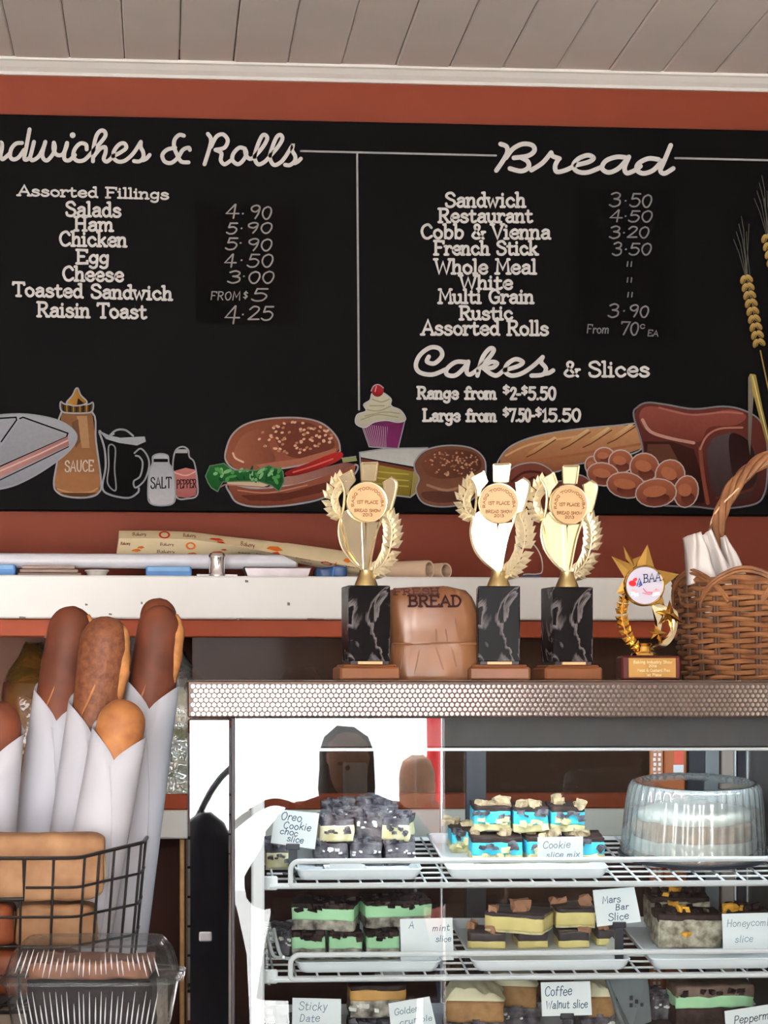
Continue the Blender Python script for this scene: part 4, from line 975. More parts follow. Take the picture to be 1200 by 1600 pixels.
def cake_slice(name, label, kind, k, px0, px1, ybot, r, group, d=.07, yaw=0, tilt=0, dd=None, squash=1.0):
    """a slice whose front lower edge shows at row ybot when r metres above the shelf"""
    SEED[0] += 1; sd = SEED[0]
    dep = d_of(k, ybot, r) if dd is None else dd
    a, b = on_shelf(k, px0, dep), on_shelf(k, px1, dep); w = b.x - a.x
    loc = Vector(((a.x + b.x) / 2, a.y + d / 2 * math.cos(ALPHA), shelf_z(k, dep + d / 2) + r / math.cos(ALPHA)))
    t = thing(name, label, 'cake slice', loc, yaw, group, ALPHA + tilt)
    def lay(nm, h0, h1, mt, amp=.0018, grow=0): obj(nm, jbox(w - .003 + grow, d - .002 + grow, (h1 - h0) * squash, h0 * squash, sd, amp, 6, 55), mt, t, 'all')
    if kind == 'cookie':
        lay('filling', 0, .027, cream_b, .003); lay('chocolate_top', .0255, .036, choc_navy, .003)
        obj('crumbs', chunks(w, d, .036, 26, sd, .005, .012), choc_navy, t, stuff=True); obj('wafer_pieces', chunks(w, d, .016, 7, sd + 9, .004, .008, True), choc_navy, t, stuff=True)
        obj('white_crumbs', chunks(w, d, .037, 5, sd + 5, .003, .006), white_chunk, t, stuff=True)
        H = .036
    elif kind == 'dark':
        lay('filling', 0, .02, choc_navy, .003); lay('chocolate_top', .0185, .036, choc_navy, .004)
        obj('crumbs', chunks(w, d, .036, 34, sd, .006, .014), choc_navy, t, stuff=True); obj('white_crumbs', chunks(w, d, .022, 6, sd + 5, .003, .007, True), white_chunk, t, stuff=True)
    elif kind == 'blue':
        lay('biscuit_base', 0, .013, biscuit, .003); lay('filling', .012, .035, blue_b, .002); lay('chocolate_top', .034, .042, choc, .0025)
        obj('cookie_pieces', chunks(w, d, .043, 4, sd, .010, .018), cookie_m, t, stuff=True); obj('wafer_pieces', chunks(w, d, .026, 5, sd + 3, .006, .012, True), choc_navy, t, stuff=True); obj('biscuit_pieces', chunks(w, d, .012, 5, sd + 4, .006, .012, True), biscuit, t, stuff=True)
    elif kind == 'mint':
        lay('coconut_base', 0, .018, coco_b, .0025); lay('filling', .017, .038, mint_b, .0015); lay('chocolate_top', .0365, .044, choc, .002)
        obj('chocolate_drips', chunks(w, d, .036, 10, sd, .005, .010, True), choc, t, stuff=True); obj('crumbs', chunks(w, d, .044, 14, sd + 2, .004, .008), choc, t, stuff=True)
    elif kind == 'caramel':
        lay('biscuit_base', 0, .004, biscuit); lay('filling', .0035, .027, caramel, .0012); lay('chocolate_top', .026, .033, choc_gloss, .0015)
        obj('bar_chunks', chunks(w, d, .035, 2, sd, .014, .02), red_chunk, t, stuff=True)
    elif kind == 'small':
        lay('filling', 0, .012, caramel, .0012); lay('chocolate_top', .0115, .026, choc_gloss, .0018)
        obj('bar_chunks', chunks(w, d, .027, 2, sd, .010, .018), red_chunk, t, stuff=True)
    elif kind == 'honey':
        lay('honeycomb_body', 0, .048, honey, .0025); lay('chocolate_top', .046, .056, choc, .003)
        obj('honeycomb_chunks', chunks(w, d, .056, 2, sd, .010, .018), orange_c, t, stuff=True); obj('honeycomb_pieces', chunks(w, d, .024, 1, sd + 1, .010, .016, True), orange_c, t, stuff=True); obj('crumbs', chunks(w, d, .056, 20, sd + 2, .006, .012), choc, t, stuff=True)
    elif kind == 'toffee':
        lay('coconut_base', 0, .03, coco_b, .0025); lay('filling', .029, .047, toffee, .002); lay('chocolate_top', .0455, .054, choc, .003)
        obj('coconut_pieces', chunks(w, d, .016, 7, sd, .006, .010, True), white_chunk, t, stuff=True)
    elif kind == 'frost':
        lay('sponge', 0, .035, nut, .003)
        m = M(); n = 16; rings = []
        for i in range(n + 1):
            f = i / n; rings.append([Vector((-w / 2 + w * q / 12 + .002 * math.sin(9 * f + q), -d / 2 - .003 + (d + .006) * f, .034 + (.003 if q in (0, 12) or i in (0, n) else .012 + .011 * math.exp(-((q - 5 - 3 * (f - .5)) / 3.2) ** 2) + .0035 * math.sin(q * 1.7 + f * 8 + sd)))) for q in range(13)])
        for r_ in rings: pass
        o0 = 0; m.add([p for r_ in rings for p in r_], [(i * 13 + q, i * 13 + q + 1, (i + 1) * 13 + q + 1, (i + 1) * 13 + q) for i in range(n) for q in range(12)])
        obj('frosting', m, frost, t, 'all')
    elif kind == 'pepper':
        lay('chocolate_base', 0, .030, choc, .003); lay('filling', .029, .050, mint_b, .003); lay('chocolate_top', .047, .066, mat('brown cake crumb', S(112, 92, 82), .6, var=.35, scale=60, bump=.5), .003)
        obj('chocolate_drips', chunks(w, d, .050, 9, sd, .006, .012, True), choc, t, stuff=True)
    return t
CK = 'cookie slices in a pile on the top shelf'
B = RAISE
cake_slice('cookie_slice', 'dark cookie slice in the front row, behind left half of the doily', 'dark', 0, 492, 544, 1352, B, CK, dd=0.125)
cake_slice('cookie_slice', 'dark cookie slice in the front row, behind the right half of the doily', 'dark', 0, 546, 598, 1352, B, CK, dd=0.125)
cake_slice('cookie_slice', 'dark cookie slice in the front row of the pile, at its right end', 'dark', 0, 600, 650, 1352, B, CK, dd=0.125)
cake_slice('cookie_slice', 'pale-sided cookie slice in the upper layer right beside the handwritten card', 'cookie', 0, 497, 553, 1312, B + .040, CK, yaw=.06, dd=0.120)
cake_slice('cookie_slice', 'darkest cookie slice in the middle of the upper layer of the pile', 'dark', 0, 555, 601, 1312, B + .040, CK, dd=0.140)
cake_slice('cookie_slice', 'pale-sided cookie slice at the right end of the upper layer of the pile', 'cookie', 0, 603, 648, 1318, B + .040, CK, yaw=-.25, dd=0.125)
cake_slice('cookie_slice', 'dark cookie slice at the back of the pile on the left', 'dark', 0, 503, 556, 1300, B + .044, CK, dd=0.225)
cake_slice('cookie_slice', 'dark cookie slice at the back of the pile on the right', 'dark', 0, 560, 622, 1300, B + .046, CK, dd=0.225)
cake_slice('cookie_slice', 'single cookie slice half hidden below the left handwritten card', 'cookie', 0, 414, 452, 1357, B - .004, CK, dd=0.125)
BL = 'bright blue slices on the top shelf'
cake_slice('blue_slice', 'bright blue slice at the left end of the lower layer', 'blue', 0, 737, 818, 1350, B, BL, dd=0.140)
cake_slice('blue_slice', 'bright blue slice in the middle of the lower layer, behind the small white card', 'blue', 0, 821, 881, 1350, B, BL, dd=0.145)
cake_slice('blue_slice', 'bright blue slice at the right end of the lower layer', 'blue', 0, 884, 946, 1350, B, BL, dd=0.140)
cake_slice('blue_slice', 'bright blue slice at the left end of the upper layer', 'blue', 0, 740, 799, 1300, B + .047, BL, dd=0.165)
cake_slice('blue_slice', 'bright blue slice in the middle of the upper layer', 'blue', 0, 802, 858, 1300, B + .047, BL, dd=0.155)
cake_slice('blue_slice', 'bright blue slice at the right end of the upper layer', 'blue', 0, 860, 914, 1300, B + .047, BL, dd=0.155)
cake_slice('blue_slice', 'bright blue slice pushed to the back left of its tray', 'blue', 0, 705, 738, 1335, B, BL, dd=0.240)
MI = 'green mint slices on the middle shelf'
cake_slice('mint_slice', 'green mint slice at the left end of the lower layer', 'mint', 1, 455, 510, 1500, B, MI, dd=.10)
cake_slice('mint_slice', 'green mint slice in the middle of the lower layer', 'mint', 1, 513, 567, 1500, B, MI, dd=.10)
cake_slice('mint_slice', 'green mint slice at the right end of the lower layer, left of the white card', 'mint', 1, 571, 626, 1500, B, MI, dd=.10)
cake_slice('mint_slice', 'green mint slice turned askew on the left of the upper layer', 'mint', 1, 460, 562, 1455, B + .046, MI, dd=.10, yaw=-.22, d=.075)
cake_slice('mint_slice', 'wide green mint slice on the right of the upper layer', 'mint', 1, 566, 674, 1452, B + .046, MI, dd=.12, yaw=.1, d=.075)
cake_slice('mint_slice', 'dark mint slice at the far left of the tray, by the wire prongs', 'dark', 1, 432, 456, 1500, B, MI, dd=.13)
CA = 'yellow caramel slices on the middle shelf'
cake_slice('caramel_slice', 'yellow caramel slice on top of the pile, its corner turned to the glass', 'caramel', 1, 768, 864, 1462, B + .028, CA, dd=0.152, yaw=-.42, d=.075)
cake_slice('caramel_slice', 'yellow caramel slice on top of the pile, left of its tilted card', 'caramel', 1, 868, 932, 1450, B + .028, CA, dd=0.192)
cake_slice('caramel_slice', 'low caramel slice at the left end of the bottom layer', 'small', 1, 733, 795, 1482, B, CA, dd=0.170, yaw=-.12)
cake_slice('caramel_slice', 'low caramel slice under the turned slice', 'small', 1, 808, 858, 1482, B, CA, dd=0.170)
cake_slice('caramel_slice', 'low caramel slice with a pink-brown chunk under the right top slice', 'small', 1, 872, 922, 1482, B, CA, dd=0.170)
cake_slice('caramel_slice', 'low caramel slice at the right end behind the black card clip', 'small', 1, 932, 972, 1480, B, CA, dd=0.185)
HO = 'grainy honeycomb slabs on the middle shelf'
cake_slice('honeycomb_slab', 'grainy honeycomb slab with an orange chunk, left of its card', 'honey', 1, 1027, 1130, 1482, B, HO, dd=0.160)
cake_slice('honeycomb_slab', 'grainy honeycomb slab behind the right-hand card', 'honey', 1, 1134, 1200, 1482, B, HO, dd=0.180)
cake_slice('honeycomb_slab', 'dark-topped honeycomb slab at the back of its tray', 'honey', 1, 1015, 1110, 1450, B + .012, HO, dd=0.250)
TO = 'brown layered slices on the bottom shelf'
cake_slice('layered_slice', 'toffee-layered slice standing between the two lower left cards', 'toffee', 2, 545, 636, 1645, B + .045, TO, dd=.12)
cake_slice('layered_slice', 'dark slice under the toffee-layered slice between the lower left cards', 'dark', 2, 545, 636, 1645, B, TO, dd=.12)
cake_slice('layered_slice', 'dark sticky slice behind the lower left card', 'dark', 2, 450, 530, 1640, B, TO, dd=.14)
FR = 'cream-topped slices on the bottom shelf'
cake_slice('frosted_slice', 'cream-topped slice at the left end of its tray, below the white reflection', 'frost', 2, 700, 792, 1620, B + .036, FR, dd=.12, squash=1, yaw=-.1, d=.09)
cake_slice('frosted_slice', 'cream-topped slice with the highest peak, left of its handwritten card', 'frost', 2, 758, 845, 1600, B + .036, FR, dd=.22, yaw=-.15, d=.09)
cake_slice('frosted_slice', 'cream-topped slice right of the card on the bottom shelf', 'frost', 2, 906, 964, 1620, B + .036, FR, dd=.14, d=.09)
for q, (a, b, dd, lb) in enumerate(((700, 792, .12, 'frosted slice lying under the left cream-topped slice'), (758, 845, .222, 'frosted slice lying under the highest-peaked cream slice'), (906, 964, .14, 'frosted slice lying under the cream-topped slice right of the card'))):
    cake_slice('sponge_slice', lb, 'dark', 2, a, b, 1650, B - .0005, FR, dd=dd, d=.085)
cake_slice('peppermint_slice', 'tall brown slice with a green mint band at the lower right', 'pepper', 2, 1052, 1178, 1640, B + .027, 'peppermint slices on the bottom shelf', dd=.12, yaw=.05)
cake_slice('peppermint_slice', 'black slice end showing left of the green-banded slice', 'dark', 2, 1010, 1050, 1630, B + .027, 'peppermint slices on the bottom shelf', dd=.16, yaw=.3)
cake_slice('peppermint_slice', 'dark slice beneath the tall green-banded slice', 'small', 2, 1010, 1178, 1650, B, 'peppermint slices on the bottom shelf', dd=.115, d=.12)
# grey serving lid beside it
t = thing('grey_server', 'grey perforated plastic cake server leaning beside the green-banded slice', 'cake server', on_shelf(2, 985, .10, .01), 0, None, ALPHA)
gp = mat('grey plastic', S(104, 110, 112), .4, var=.06)
m = M().loft([[Vector((x, y + dy, z + .0)) for x, y, z in ((-.03, .06, .098), (.036, .05, .108), (.034, .0, .04), (.0, -.01, .03))] for dy in (0, .004)])
obj('server_blade', m, gp, t); m = M()
for i in range(3):
    for j in range(2): m.box(.004 + i * .009, .009 + i * .009, -.0035, -.002, .060 - i * .006 + j * .012, .067 - i * .006 + j * .012)
obj('server_holes', M().xf(Matrix()) if False else m.xf(Matrix.Translation((-.004, .018, 0))), dark_rub, t, stuff=True)
obj('server_handle', M().tube([(-.03, .062, .098), (-.018, .02, .05), (0, -.01, .006)], .004, 8), gp, t)

# lace doily
q = on_shelf(0, 540, .085, RAISE + .002)
t = thing('paper_doily', 'white scalloped paper doily edge in front of the cookie slices', 'doily', q, 0, None, ALPHA)
m = M(); n = 9
for i in range(n):
    a = (i - 4) / 4; x = a * .030; z = .018 * (1 - a * a * .75); m.ext([(x - .004, 0), (x + .004, 0), (x + .0045, z - .003), (x + .001, z + .001), (x - .004, z - .002)], -.001 - i * .0001, .0)
obj('scalloped_edge', m, mat('white paper', S(240, 240, 240), .6), t, stuff=True); obj('doily_base', M().bbox(-.034, .034, -.0012, .04, -.001, .0004, .0003), MATS['white paper'], t)

# handwritten cards on clip stands
INK = S(52, 84, 110); card_m = mat('white price card', S(228, 234, 236), .4, var=.01)
def price_card(label, k, quad, lines, Y, ink=INK, cap=None, clip=True):
    q = [P(x, y, Y) for x, y in quad]      # top left, top right, bottom right, bottom left
    c = (q[0] + q[1] + q[2] + q[3]) / 4; foot = shelf_z(k, Y - Y0S) + RAISE + .002
    t = thing('price_card', label, 'price card', (c.x, Y, foot), 0, 'handwritten price cards in the display case')
    m = M().loft([[v + Vector((0, dy, 0)) for v in q] for dy in (0, .0012)]); obj('card', m, card_m, t, world=True)
    def mp(u, v, l):
        a = q[0].lerp(q[1], u); b = q[3].lerp(q[2], u); r = a.lerp(b, v); r.y -= l; return r
    p = Paint(mp, lift=.0004)
    wpx = quad[1][0] - quad[0][0]; hpx = quad[3][1] - quad[0][1]
    for i, (tx, u0, u1, v, cp) in enumerate(lines):
        st = text_strokes(tx, u0 * wpx, u1 * wpx, v * hpx, cp, 0, False, slant=.15, wob=5, seed=i + 3)
        for s in st:
            for rb in ribbon(s, 1.25): p.poly([(a / wpx, b / hpx) for a, b in rb], ink, up=False)
            p.z += 5e-6
    obj('handwriting', p.m, PAINT, t, world=True)
    if clip:
        bx = (q[2].x + q[3].x) / 2; bz = (q[2].z + q[3].z) / 2
        obj('clip', M().bbox(bx - .011, bx + .011, Y - .003, Y + .004, bz - .006, bz + .004, .001).bbox(bx - .007, bx + .007, Y - .0005, Y + .004, foot, bz - .005, .0005).bbox(bx - .016, bx + .016, Y - .012, Y + .02, foot - .001, foot + .002, .001), navy, t, world=True)
    return t
price_card('tilted handwritten card beside the dark cookie slices on the top shelf', 0, [(430, 1264), (499, 1271), (492, 1327), (423, 1317)], [('Oreo', .14, .62, .28, 12), ('Cookie', .22, .86, .52, 11), ('choc', .16, .58, .70, 9), ('slice', .34, .72, .88, 9)], Y0S + .045)
price_card('small white card leaning on the blue slices', 0, [(840, 1308), (911, 1307), (911, 1345), (840, 1346)], [('Cookie', .10, .72, .46, 11), ('slice mix', .18, .92, .84, 9)], Y0S + .05, S(120, 130, 136), clip=False)
price_card('white card in front of the green mint slices', 1, [(625, 1436), (707, 1434), (709, 1500), (627, 1502)], [('A', .16, .26, .22, 11), ('mint', .60, .94, .30, 10), ('slice', .66, .96, .56, 9)], Y0S + .05, S(90, 120, 140), clip=False)
price_card('tilted handwritten card on a black clip above the yellow caramel slices', 1, [(926, 1391), (991, 1386), (1002, 1440), (933, 1448)], [('Mars', .18, .62, .38, 11), ('Bar', .46, .78, .60, 10), ('Slice', .26, .74, .88, 11)], Y0S + .055)
price_card('white card reading Honeycomb Slice at the right of the middle shelf', 1, [(1128, 1428), (1204, 1426), (1206, 1482), (1130, 1484)], [('Honeycomb', .08, 1.0, .36, 11), ('slice', .24, .62, .80, 11)], Y0S + .05, S(140, 160, 170), clip=False)
price_card('card reading Sticky Date in front of the dark slice at lower left', 2, [(457, 1559), (533, 1561), (533, 1618), (456, 1616)], [('Sticky', .12, .72, .32, 13), ('Date', .14, .56, .64, 12), ('slice', .2, .6, .92, 9)], Y0S + .05, S(120, 140, 156))
price_card('slanted card below the white reflection at lower left', 2, [(607, 1568), (671, 1557), (684, 1612), (612, 1622)], [('Golden', .10, .7, .36, 10), ('crumble', .2, .95, .66, 9)], Y0S + .05, S(130, 150, 160))
price_card('card reading Coffee Walnut Slice between the cream-topped slices', 2, [(845, 1535), (922, 1533), (925, 1586), (847, 1588)], [('Coffee', .06, .62, .40, 15), ('Walnut', .08, .56, .78, 13), ('slice', .62, .92, .78, 12)], Y0S + .06, S(36, 78, 104))
price_card('card reading Peppermint at the lower right corner', 2, [(1132, 1580), (1210, 1568), (1214, 1622), (1136, 1632)], [('Peppermint', .16, 1.1, .42, 12), ('slice', .3, .7, .85, 11)], Y0S + .05, S(40, 56, 70))

# domed cake
dc = d_of(0, 1368, .004); DR = .122
c = on_shelf(0, 1083, dc + DR, .006)
t = thing('domed_cake_container', 'round ribbed clear plastic cake container on the top shelf at the right', 'cake container', c, 0, None, ALPHA)
plast = clear('clear ribbed plastic', (.93, .96, .95), haze=.2, haze_col=(.88, .94, .94), ior=1.5, rough=.08, gloss=2.6)
def rib(n, a): return lambda th, z: 1 + a * (abs(math.cos(n * th / 2)) - .5) if z > .012 else 1
obj('dome_lid', M().lathe([(DR, .006), (DR * .995, .014), (DR * .97, .05), (DR * .93, .10), (DR * .90, .122), (DR * .86, .129), (DR * .80, .130), (DR * .74, .1245), (DR * .4, .1235), (.002, .1235)], 168, mod=rib(42, .03)), plast, t, 'all')
obj('container_base', M().lathe([(DR * .9, 0), (DR * 1.03, .003), (DR * 1.04, .009), (DR * .98, .009), (DR * .95, .005), (.002, .004)], 48), mat('black cake base', S(36, 40, 52), .3), t, True)
t2 = thing('round_cake', 'round layered cream and brown cake inside the ribbed container', 'cake', c + Vector((0, 0, .006)), 0, None, ALPHA)
obj('sponge', M().lathe([(DR * .82, 0), (DR * .84, .02), (DR * .84, .058), (DR * .80, .064), (.002, .064)], 40).jit(.002, 60), mat('brown sponge', S(176, 126, 82), .7, var=.3, scale=40, bump=.4), t2, 'all')
obj('cream_band', M().lathe([(DR * .85, .010), (DR * .87, .014), (DR * .87, .030), (DR * .85, .034)], 40, cap=False).jit(.003, 50), mat('whipped cream', S(244, 238, 226), .5), t2, 'all')
obj('cream_top', M().lathe([(DR * .8, .0635), (DR * .78, .074), (DR * .5, .082), (.002, .080)], 40).jit(.004, 40), MATS['whipped cream'], t2, 'all')

# ================================================================ gold cups on the case
gold = mat('champagne gold plating', S(240, 226, 192), .16, 1, var=.04, scale=60)
gold_deep = mat('yellow gold plating', S(206, 166, 92), .12, 1, var=.05, scale=60)
gold_dull = mat('dull gold plating', S(186, 164, 116), .34, 1, var=.08, scale=40)
gold_soft = mat('soft gold plating', S(244, 232, 200), .34, 1, var=.05, scale=60)
wood = mat('varnished plinth wood', S(106, 62, 34), .45, var=.14, scale=18, detail=8)
plate_m = mat('engraved brass plate', S(206, 164, 120), .5, 0, var=.04)
def marble_mat(name, base, vein):
    m = bpy.data.materials.new(name); m.use_nodes = True; nt = m.node_tree; b = nt.nodes['Principled BSDF']
    tc = nt.nodes.new('ShaderNodeTexCoord'); n1 = nt.nodes.new('ShaderNodeTexNoise'); n1.inputs['Scale'].default_value = 9; n1.inputs['Detail'].default_value = 6; n1.inputs['Distortion'].default_value = 1.6
    r = nt.nodes.new('ShaderNodeValToRGB'); e = r.color_ramp.elements
    e[0].position = .0; e[0].color = base; e[1].position = 1; e[1].color = base
    for p, c in ((.46, base), (.5, vein), (.51, base)):
        q = r.color_ramp.elements.new(p); q.color = c
    nt.links.new(tc.outputs['Object'], n1.inputs['Vector']); nt.links.new(n1.outputs['Fac'], r.inputs[0]); nt.links.new(r.outputs[0], b.inputs['Base Color'])
    b.inputs['Roughness'].default_value = .22; b.inputs['Specular IOR Level'].default_value = .03
    return m
marble = marble_mat('black veined marble', S(20, 17, 18), S(96, 90, 90))
def leaf(m, x, z, dx, dz, L, w, y=0, t=.0035):
    l = math.hypot(dx, dz); dx /= l; dz /= l; nx, nz = -dz, dx
    b = Vector((x, y, z)); tip = Vector((x + dx * L, y - t * .3, z + dz * L)); mid = Vector((x + dx * L * .45, y, z + dz * L * .45))
    a = mid + Vector((nx * w / 2, 0, nz * w / 2)); c = mid - Vector((nx * w / 2, 0, nz * w / 2)); f = mid + Vector((0, -t, 0)); k = mid + Vector((0, t, 0))
    m.add([b, a, tip, c, f, k], [(0, 1, 4), (1, 2, 4), (2, 3, 4), (3, 0, 4), (1, 0, 5), (2, 1, 5), (3, 2, 5), (0, 3, 5)])
def laurel(pts, L, w, n, m=None, side=(1, -1)):
    m = m or M(); p = cr([(a, 0, b) for a, b in pts], 8); k = len(p)
    m.tube(p, .0016, 6)
    for i in range(n):
        j = int((i + .5) / n * (k - 1)); t = (p[min(j + 1, k - 1)] - p[max(j - 1, 0)]).normalized(); s = 1 - .25 * abs(i / n - .5)
        for q in side:
            ang = R(46) * q; dx = t.x * math.cos(ang) - t.z * math.sin(ang); dz = t.x * math.sin(ang) + t.z * math.cos(ang)
            leaf(m, p[j].x, p[j].z, dx, dz, L * s, w, -.001)
    t = (p[-1] - p[-2]).normalized(); leaf(m, p[-1].x, p[-1].z, t.x, t.z, L * .8, w, -.001)
    return m
TT = CT + .0003
def plank(m, poly, y0, y1): m.ext([(a * .001, b * .001) for a, b in poly], y0, y1, .0012)
def gold_cup(label, px, Y, rz, dz=0, gm=gold, plinth=(-47, 48)):
    k = Y / F * 1000          # mm per pixel
    c = P(px, 1062, Y)
    t = thing('gold_cup_trophy', label, 'trophy', (c.x, Y, TT), rz, 'first place cups on the case')
    obj('wooden_plinth', M().bbox(plinth[0] * .001, plinth[1] * .001, -.034, .036, 0, .021, .003).bbox(plinth[0] * .001 + .005, plinth[1] * .001 - .005, -.030, .032, .020, .0245, .002), wood, t)
    obj('name_plate', M().box(-.019, .019, -.0362, -.024, .0248, .029), plate_m, t)
    obj('marble_column', M().bbox(-.033, .033, -.0335 + .0, .030, .0295, .147, .0015).xf(Matrix.Translation((-.001, 0, 0))), marble, t)
    mm = M(); mm.loft([[Vector((x * s, y * s, z)) for x, y in ((-1, -1), (1, -1), (1, 1), (-1, 1))] for s, z in ((.030, .0246), (.030, .0296))]); obj('column_foot', mm, dark_rub, t)
    obj('gold_foot', M().lathe([(.0185, .147), (.0182, .150), (.014, .160), (.0105, .169), (.011, .172)], 24), gold_dull, t, True)
    MZ = 278.0   # medallion centre height in mm
    fig = M()
    Z = lambda pts: [(a, MZ + b) for a, b in pts]
    plank(fig, Z([(-45, 40), (-24, 51), (-17, 33), (-26, 22), (-30, 11), (-35, 11), (-37, 26)]), -.004, .004)
    plank(fig, Z([(-8, 61), (18, 62), (14, 33), (-7, 33)]), -.004, .004)
    plank(fig, Z([(26, 33), (38, 40), (48, 33), (46, 14), (39, -11), (29, -16), (30, 4), (29, 26)]), -.004, .004)
    plank(fig, Z([(-38, -16), (-42, -26), (-44, -49), (-39, -71), (-26, -89), (-13, -101), (-3, -109), (-2, -106), (-8, -29), (-20, -24), (-30, -11)]), -.003, .004)
    plank(fig, Z([(-8, -30), (-3, -30), (2, -108), (-5, -108)]), -.006, .005)
    plank(fig, Z([(23, -29), (16, -49), (10, -74), (5, -102), (1, -108), (-1, -36), (1, -31)]), -.003, .004)
    obj('cup_panels', fig, gold, t, stuff=False)
    rim = M()
    for pts in ([(-45, 40), (-37, 26), (-35, 10), (-38, -16), (-43, -32), (-44, -50), (-38, -72), (-25, -90), (-12, -101), (-3, -109)], [(-24, 51), (-18, 34)], [(-8, 61), (-7, 34)], [(18, 62), (14, 34)], [(-8, 61), (18, 62)], [(27, 33), (30, 6), (27, -12), (22, -30), (15, -50), (9, -76), (4, -102), (0, -109)], [(38, 40), (48, 32), (46, 14), (39, -11)], [(-40, -20), (-36, -46), (-28, -74), (-12, -97)]):
        rim.tube(cr([(a * .001, -.0045, (MZ + b) * .001) for a, b in pts], 4), .0021, 6)
    obj('cup_rims', rim, gm, t, True)
    L1 = laurel([((-39) * .001, (MZ - 22) * .001), (-.049, (MZ - 14) * .001), (-.055, (MZ + 4) * .001), (-.048, (MZ + 24) * .001), (-.040, (MZ + 34) * .001)], .021, .012, 9)
    obj('laurel_sprig', L1, gold_soft, t)
    L2 = laurel([(.006, (MZ - 111) * .001), (.020, (MZ - 103) * .001), (.034, (MZ - 84) * .001), (.041, (MZ - 56) * .001), (.040, (MZ - 34) * .001), (.033, (MZ - 20) * .001)], .024, .0135, 13)
    obj('laurel_sprig', L2, gold_soft, t)
    med = obj('medallion', M().lathe([(.0325, -.003), (.0325, .002), (.0315, .004), (.030, .0035), (.002, .0035)], 36, Matrix.Translation((0, -.007, MZ * .001)) @ Matrix.Rotation(PI / 2, 4, 'X')), gold, t, True)
    obj('disc', M().lathe([(.0299, .0032), (.0299, .0042), (.001, .0042)], 36, Matrix.Translation((0, -.007, MZ * .001)) @ Matrix.Rotation(PI / 2, 4, 'X')), plate_m, med)
    p = Paint(lambda u, v, l: Vector((u * .001, -.0113 - l, (MZ - v) * .001)), lift=.0003, step=.00004)
    DK = S(84, 50, 24)
    for tx, w, y, cp in (('1ST PLACE', 17, 2.5, 5), ('BREAD SHOW', 21, 15.5, 4.6), ('2013', 8, 22, 4.4)): p.strokes(text_strokes(tx, -w, w, y, cp, 0, False), .8, DK)
    for st in text_strokes('RASQ TOOWOOMBA', 0, 100, 0, 4.2, 0, False):
        def bend(q): 
            a = PI * (1.08 - 1.16 * q[0] / 100); r = 21.5 - q[1]; return (r * math.cos(a), -r * math.sin(a) + 2)
        for rb in ribbon([bend(q) for q in st], .75): p.poly(rb, DK, up=False)
        p.z += 1e-5
    obj('engraving', p.m, PAINT, med)
    return t
Y1 = YC + .042
gold_cup('gold first place cup standing leftmost, left of the bread bag', 572, Y1, R(6), gm=gold)
gold_cup('gold first place cup just right of the bread bag', 779, Y1, R(-5), gm=gold)
gold_cup('gold first place cup furthest right, beside the small star trophy', 886, Y1 + .018, R(9), gm=gold)

# small star trophy
Y2 = YC + .045; k = Y2 / F
c = P(1017, 1060, Y2)
t = thing('star_trophy', 'small gold star trophy with a round white badge on a dark red base', 'trophy', (c.x, Y2, TT))
def Lz(px, py): return ((px - 1017) * k, (1060 - py) * k)
maroon = mat('dark red wood base', S(74, 24, 24), .25, var=.12, scale=20)
a = Lz(966, 1060); b = Lz(1061, 1021)
base = obj('red_base', M().bbox(a[0], b[0], -.022, .026, 0, b[1], .003), maroon, t)
a = Lz(976, 1056); b = Lz(1053, 1024)
pl = obj('plaque', M().bbox(a[0], b[0], -.0245, -.0222, a[1], b[1], .001), mat('brown gold plaque', S(150, 112, 62), .3, .85), base)
p = Paint(lambda u, v, l: Vector(((u - 1017) * k, -.0247 - l, (1060 - v) * k)), lift=.0003)
for tx, x0, x1, y, cp in (('Baking Industry Show', 984, 1046, 1033, 4.5), ('2016', 1008, 1021, 1039, 4), ('Meat & Custard Pies', 990, 1042, 1046, 4.5), ('1st Place', 1004, 1028, 1053, 4.2)): p.strokes(text_strokes(tx, x0, x1, y, cp, 0, False), .7, S(226, 204, 160))
obj('plaque_lettering', p.m, PAINT, base)
obj('stem', M().lathe([(.021, .0398), (.020, .043), (.012, .046), (.010, .054), (.013, .058), (.009, .060)], 24, Matrix.Translation((Lz(1006, 0)[0], 0, 0))), gold_deep, t, True)
def star(m, cx, cy, pts, ri, y0=0, thick=.007):
    """faceted star: pts = outer points in pixels"""
    n = len(pts); ctr = Vector((*Lz(cx, cy), 0)); ce = Vector((ctr.x, y0 - thick, ctr.y)); vs = [ce, Vector((ctr.x, y0 + thick * .5, ctr.y))]
    for i, (px, py) in enumerate(pts):
        o = Lz(px, py); nx = pts[(i + 1) % n]; mx_, my_ = (px + nx[0]) / 2 - cx, (py + nx[1]) / 2 - cy; l = math.hypot(mx_, my_)
        q = Lz(cx + mx_ / l * ri, cy + my_ / l * ri)
        vs += [Vector((o[0], y0, o[1])), Vector((q[0], y0, q[1]))]
    fs = []
    for i in range(2 * n):
        j = (i + 1) % (2 * n); fs += [(0, 2 + i, 2 + j), (1, 2 + j, 2 + i)]
    m.add(vs, fs)
m = M(); star(m, 1004, 906, [(1012, 844), (1063, 891), (1042, 950), (962, 921), (954, 863)], 30, .002, .012); star(m, 990, 880, [(974, 846), (1002, 862), (996, 896), (972, 892)], 13, .006, .008)
obj('large_star', m, gold_deep, t)
m = laurel([(Lz(998, 1010)[0], Lz(998, 1010)[1]), Lz(984, 996), Lz(974, 975), Lz(970, 952), Lz(973, 934)], .015, .010, 9); obj('laurel_sprig', m, gold_deep, t)
m = M(); pr = cr([(Lz(x, y)[0], .002, Lz(x, y)[1]) for x, y in ((1030, 940), (1046, 948), (1054, 962), (1052, 984), (1036, 1002), (1014, 1012))], 5)
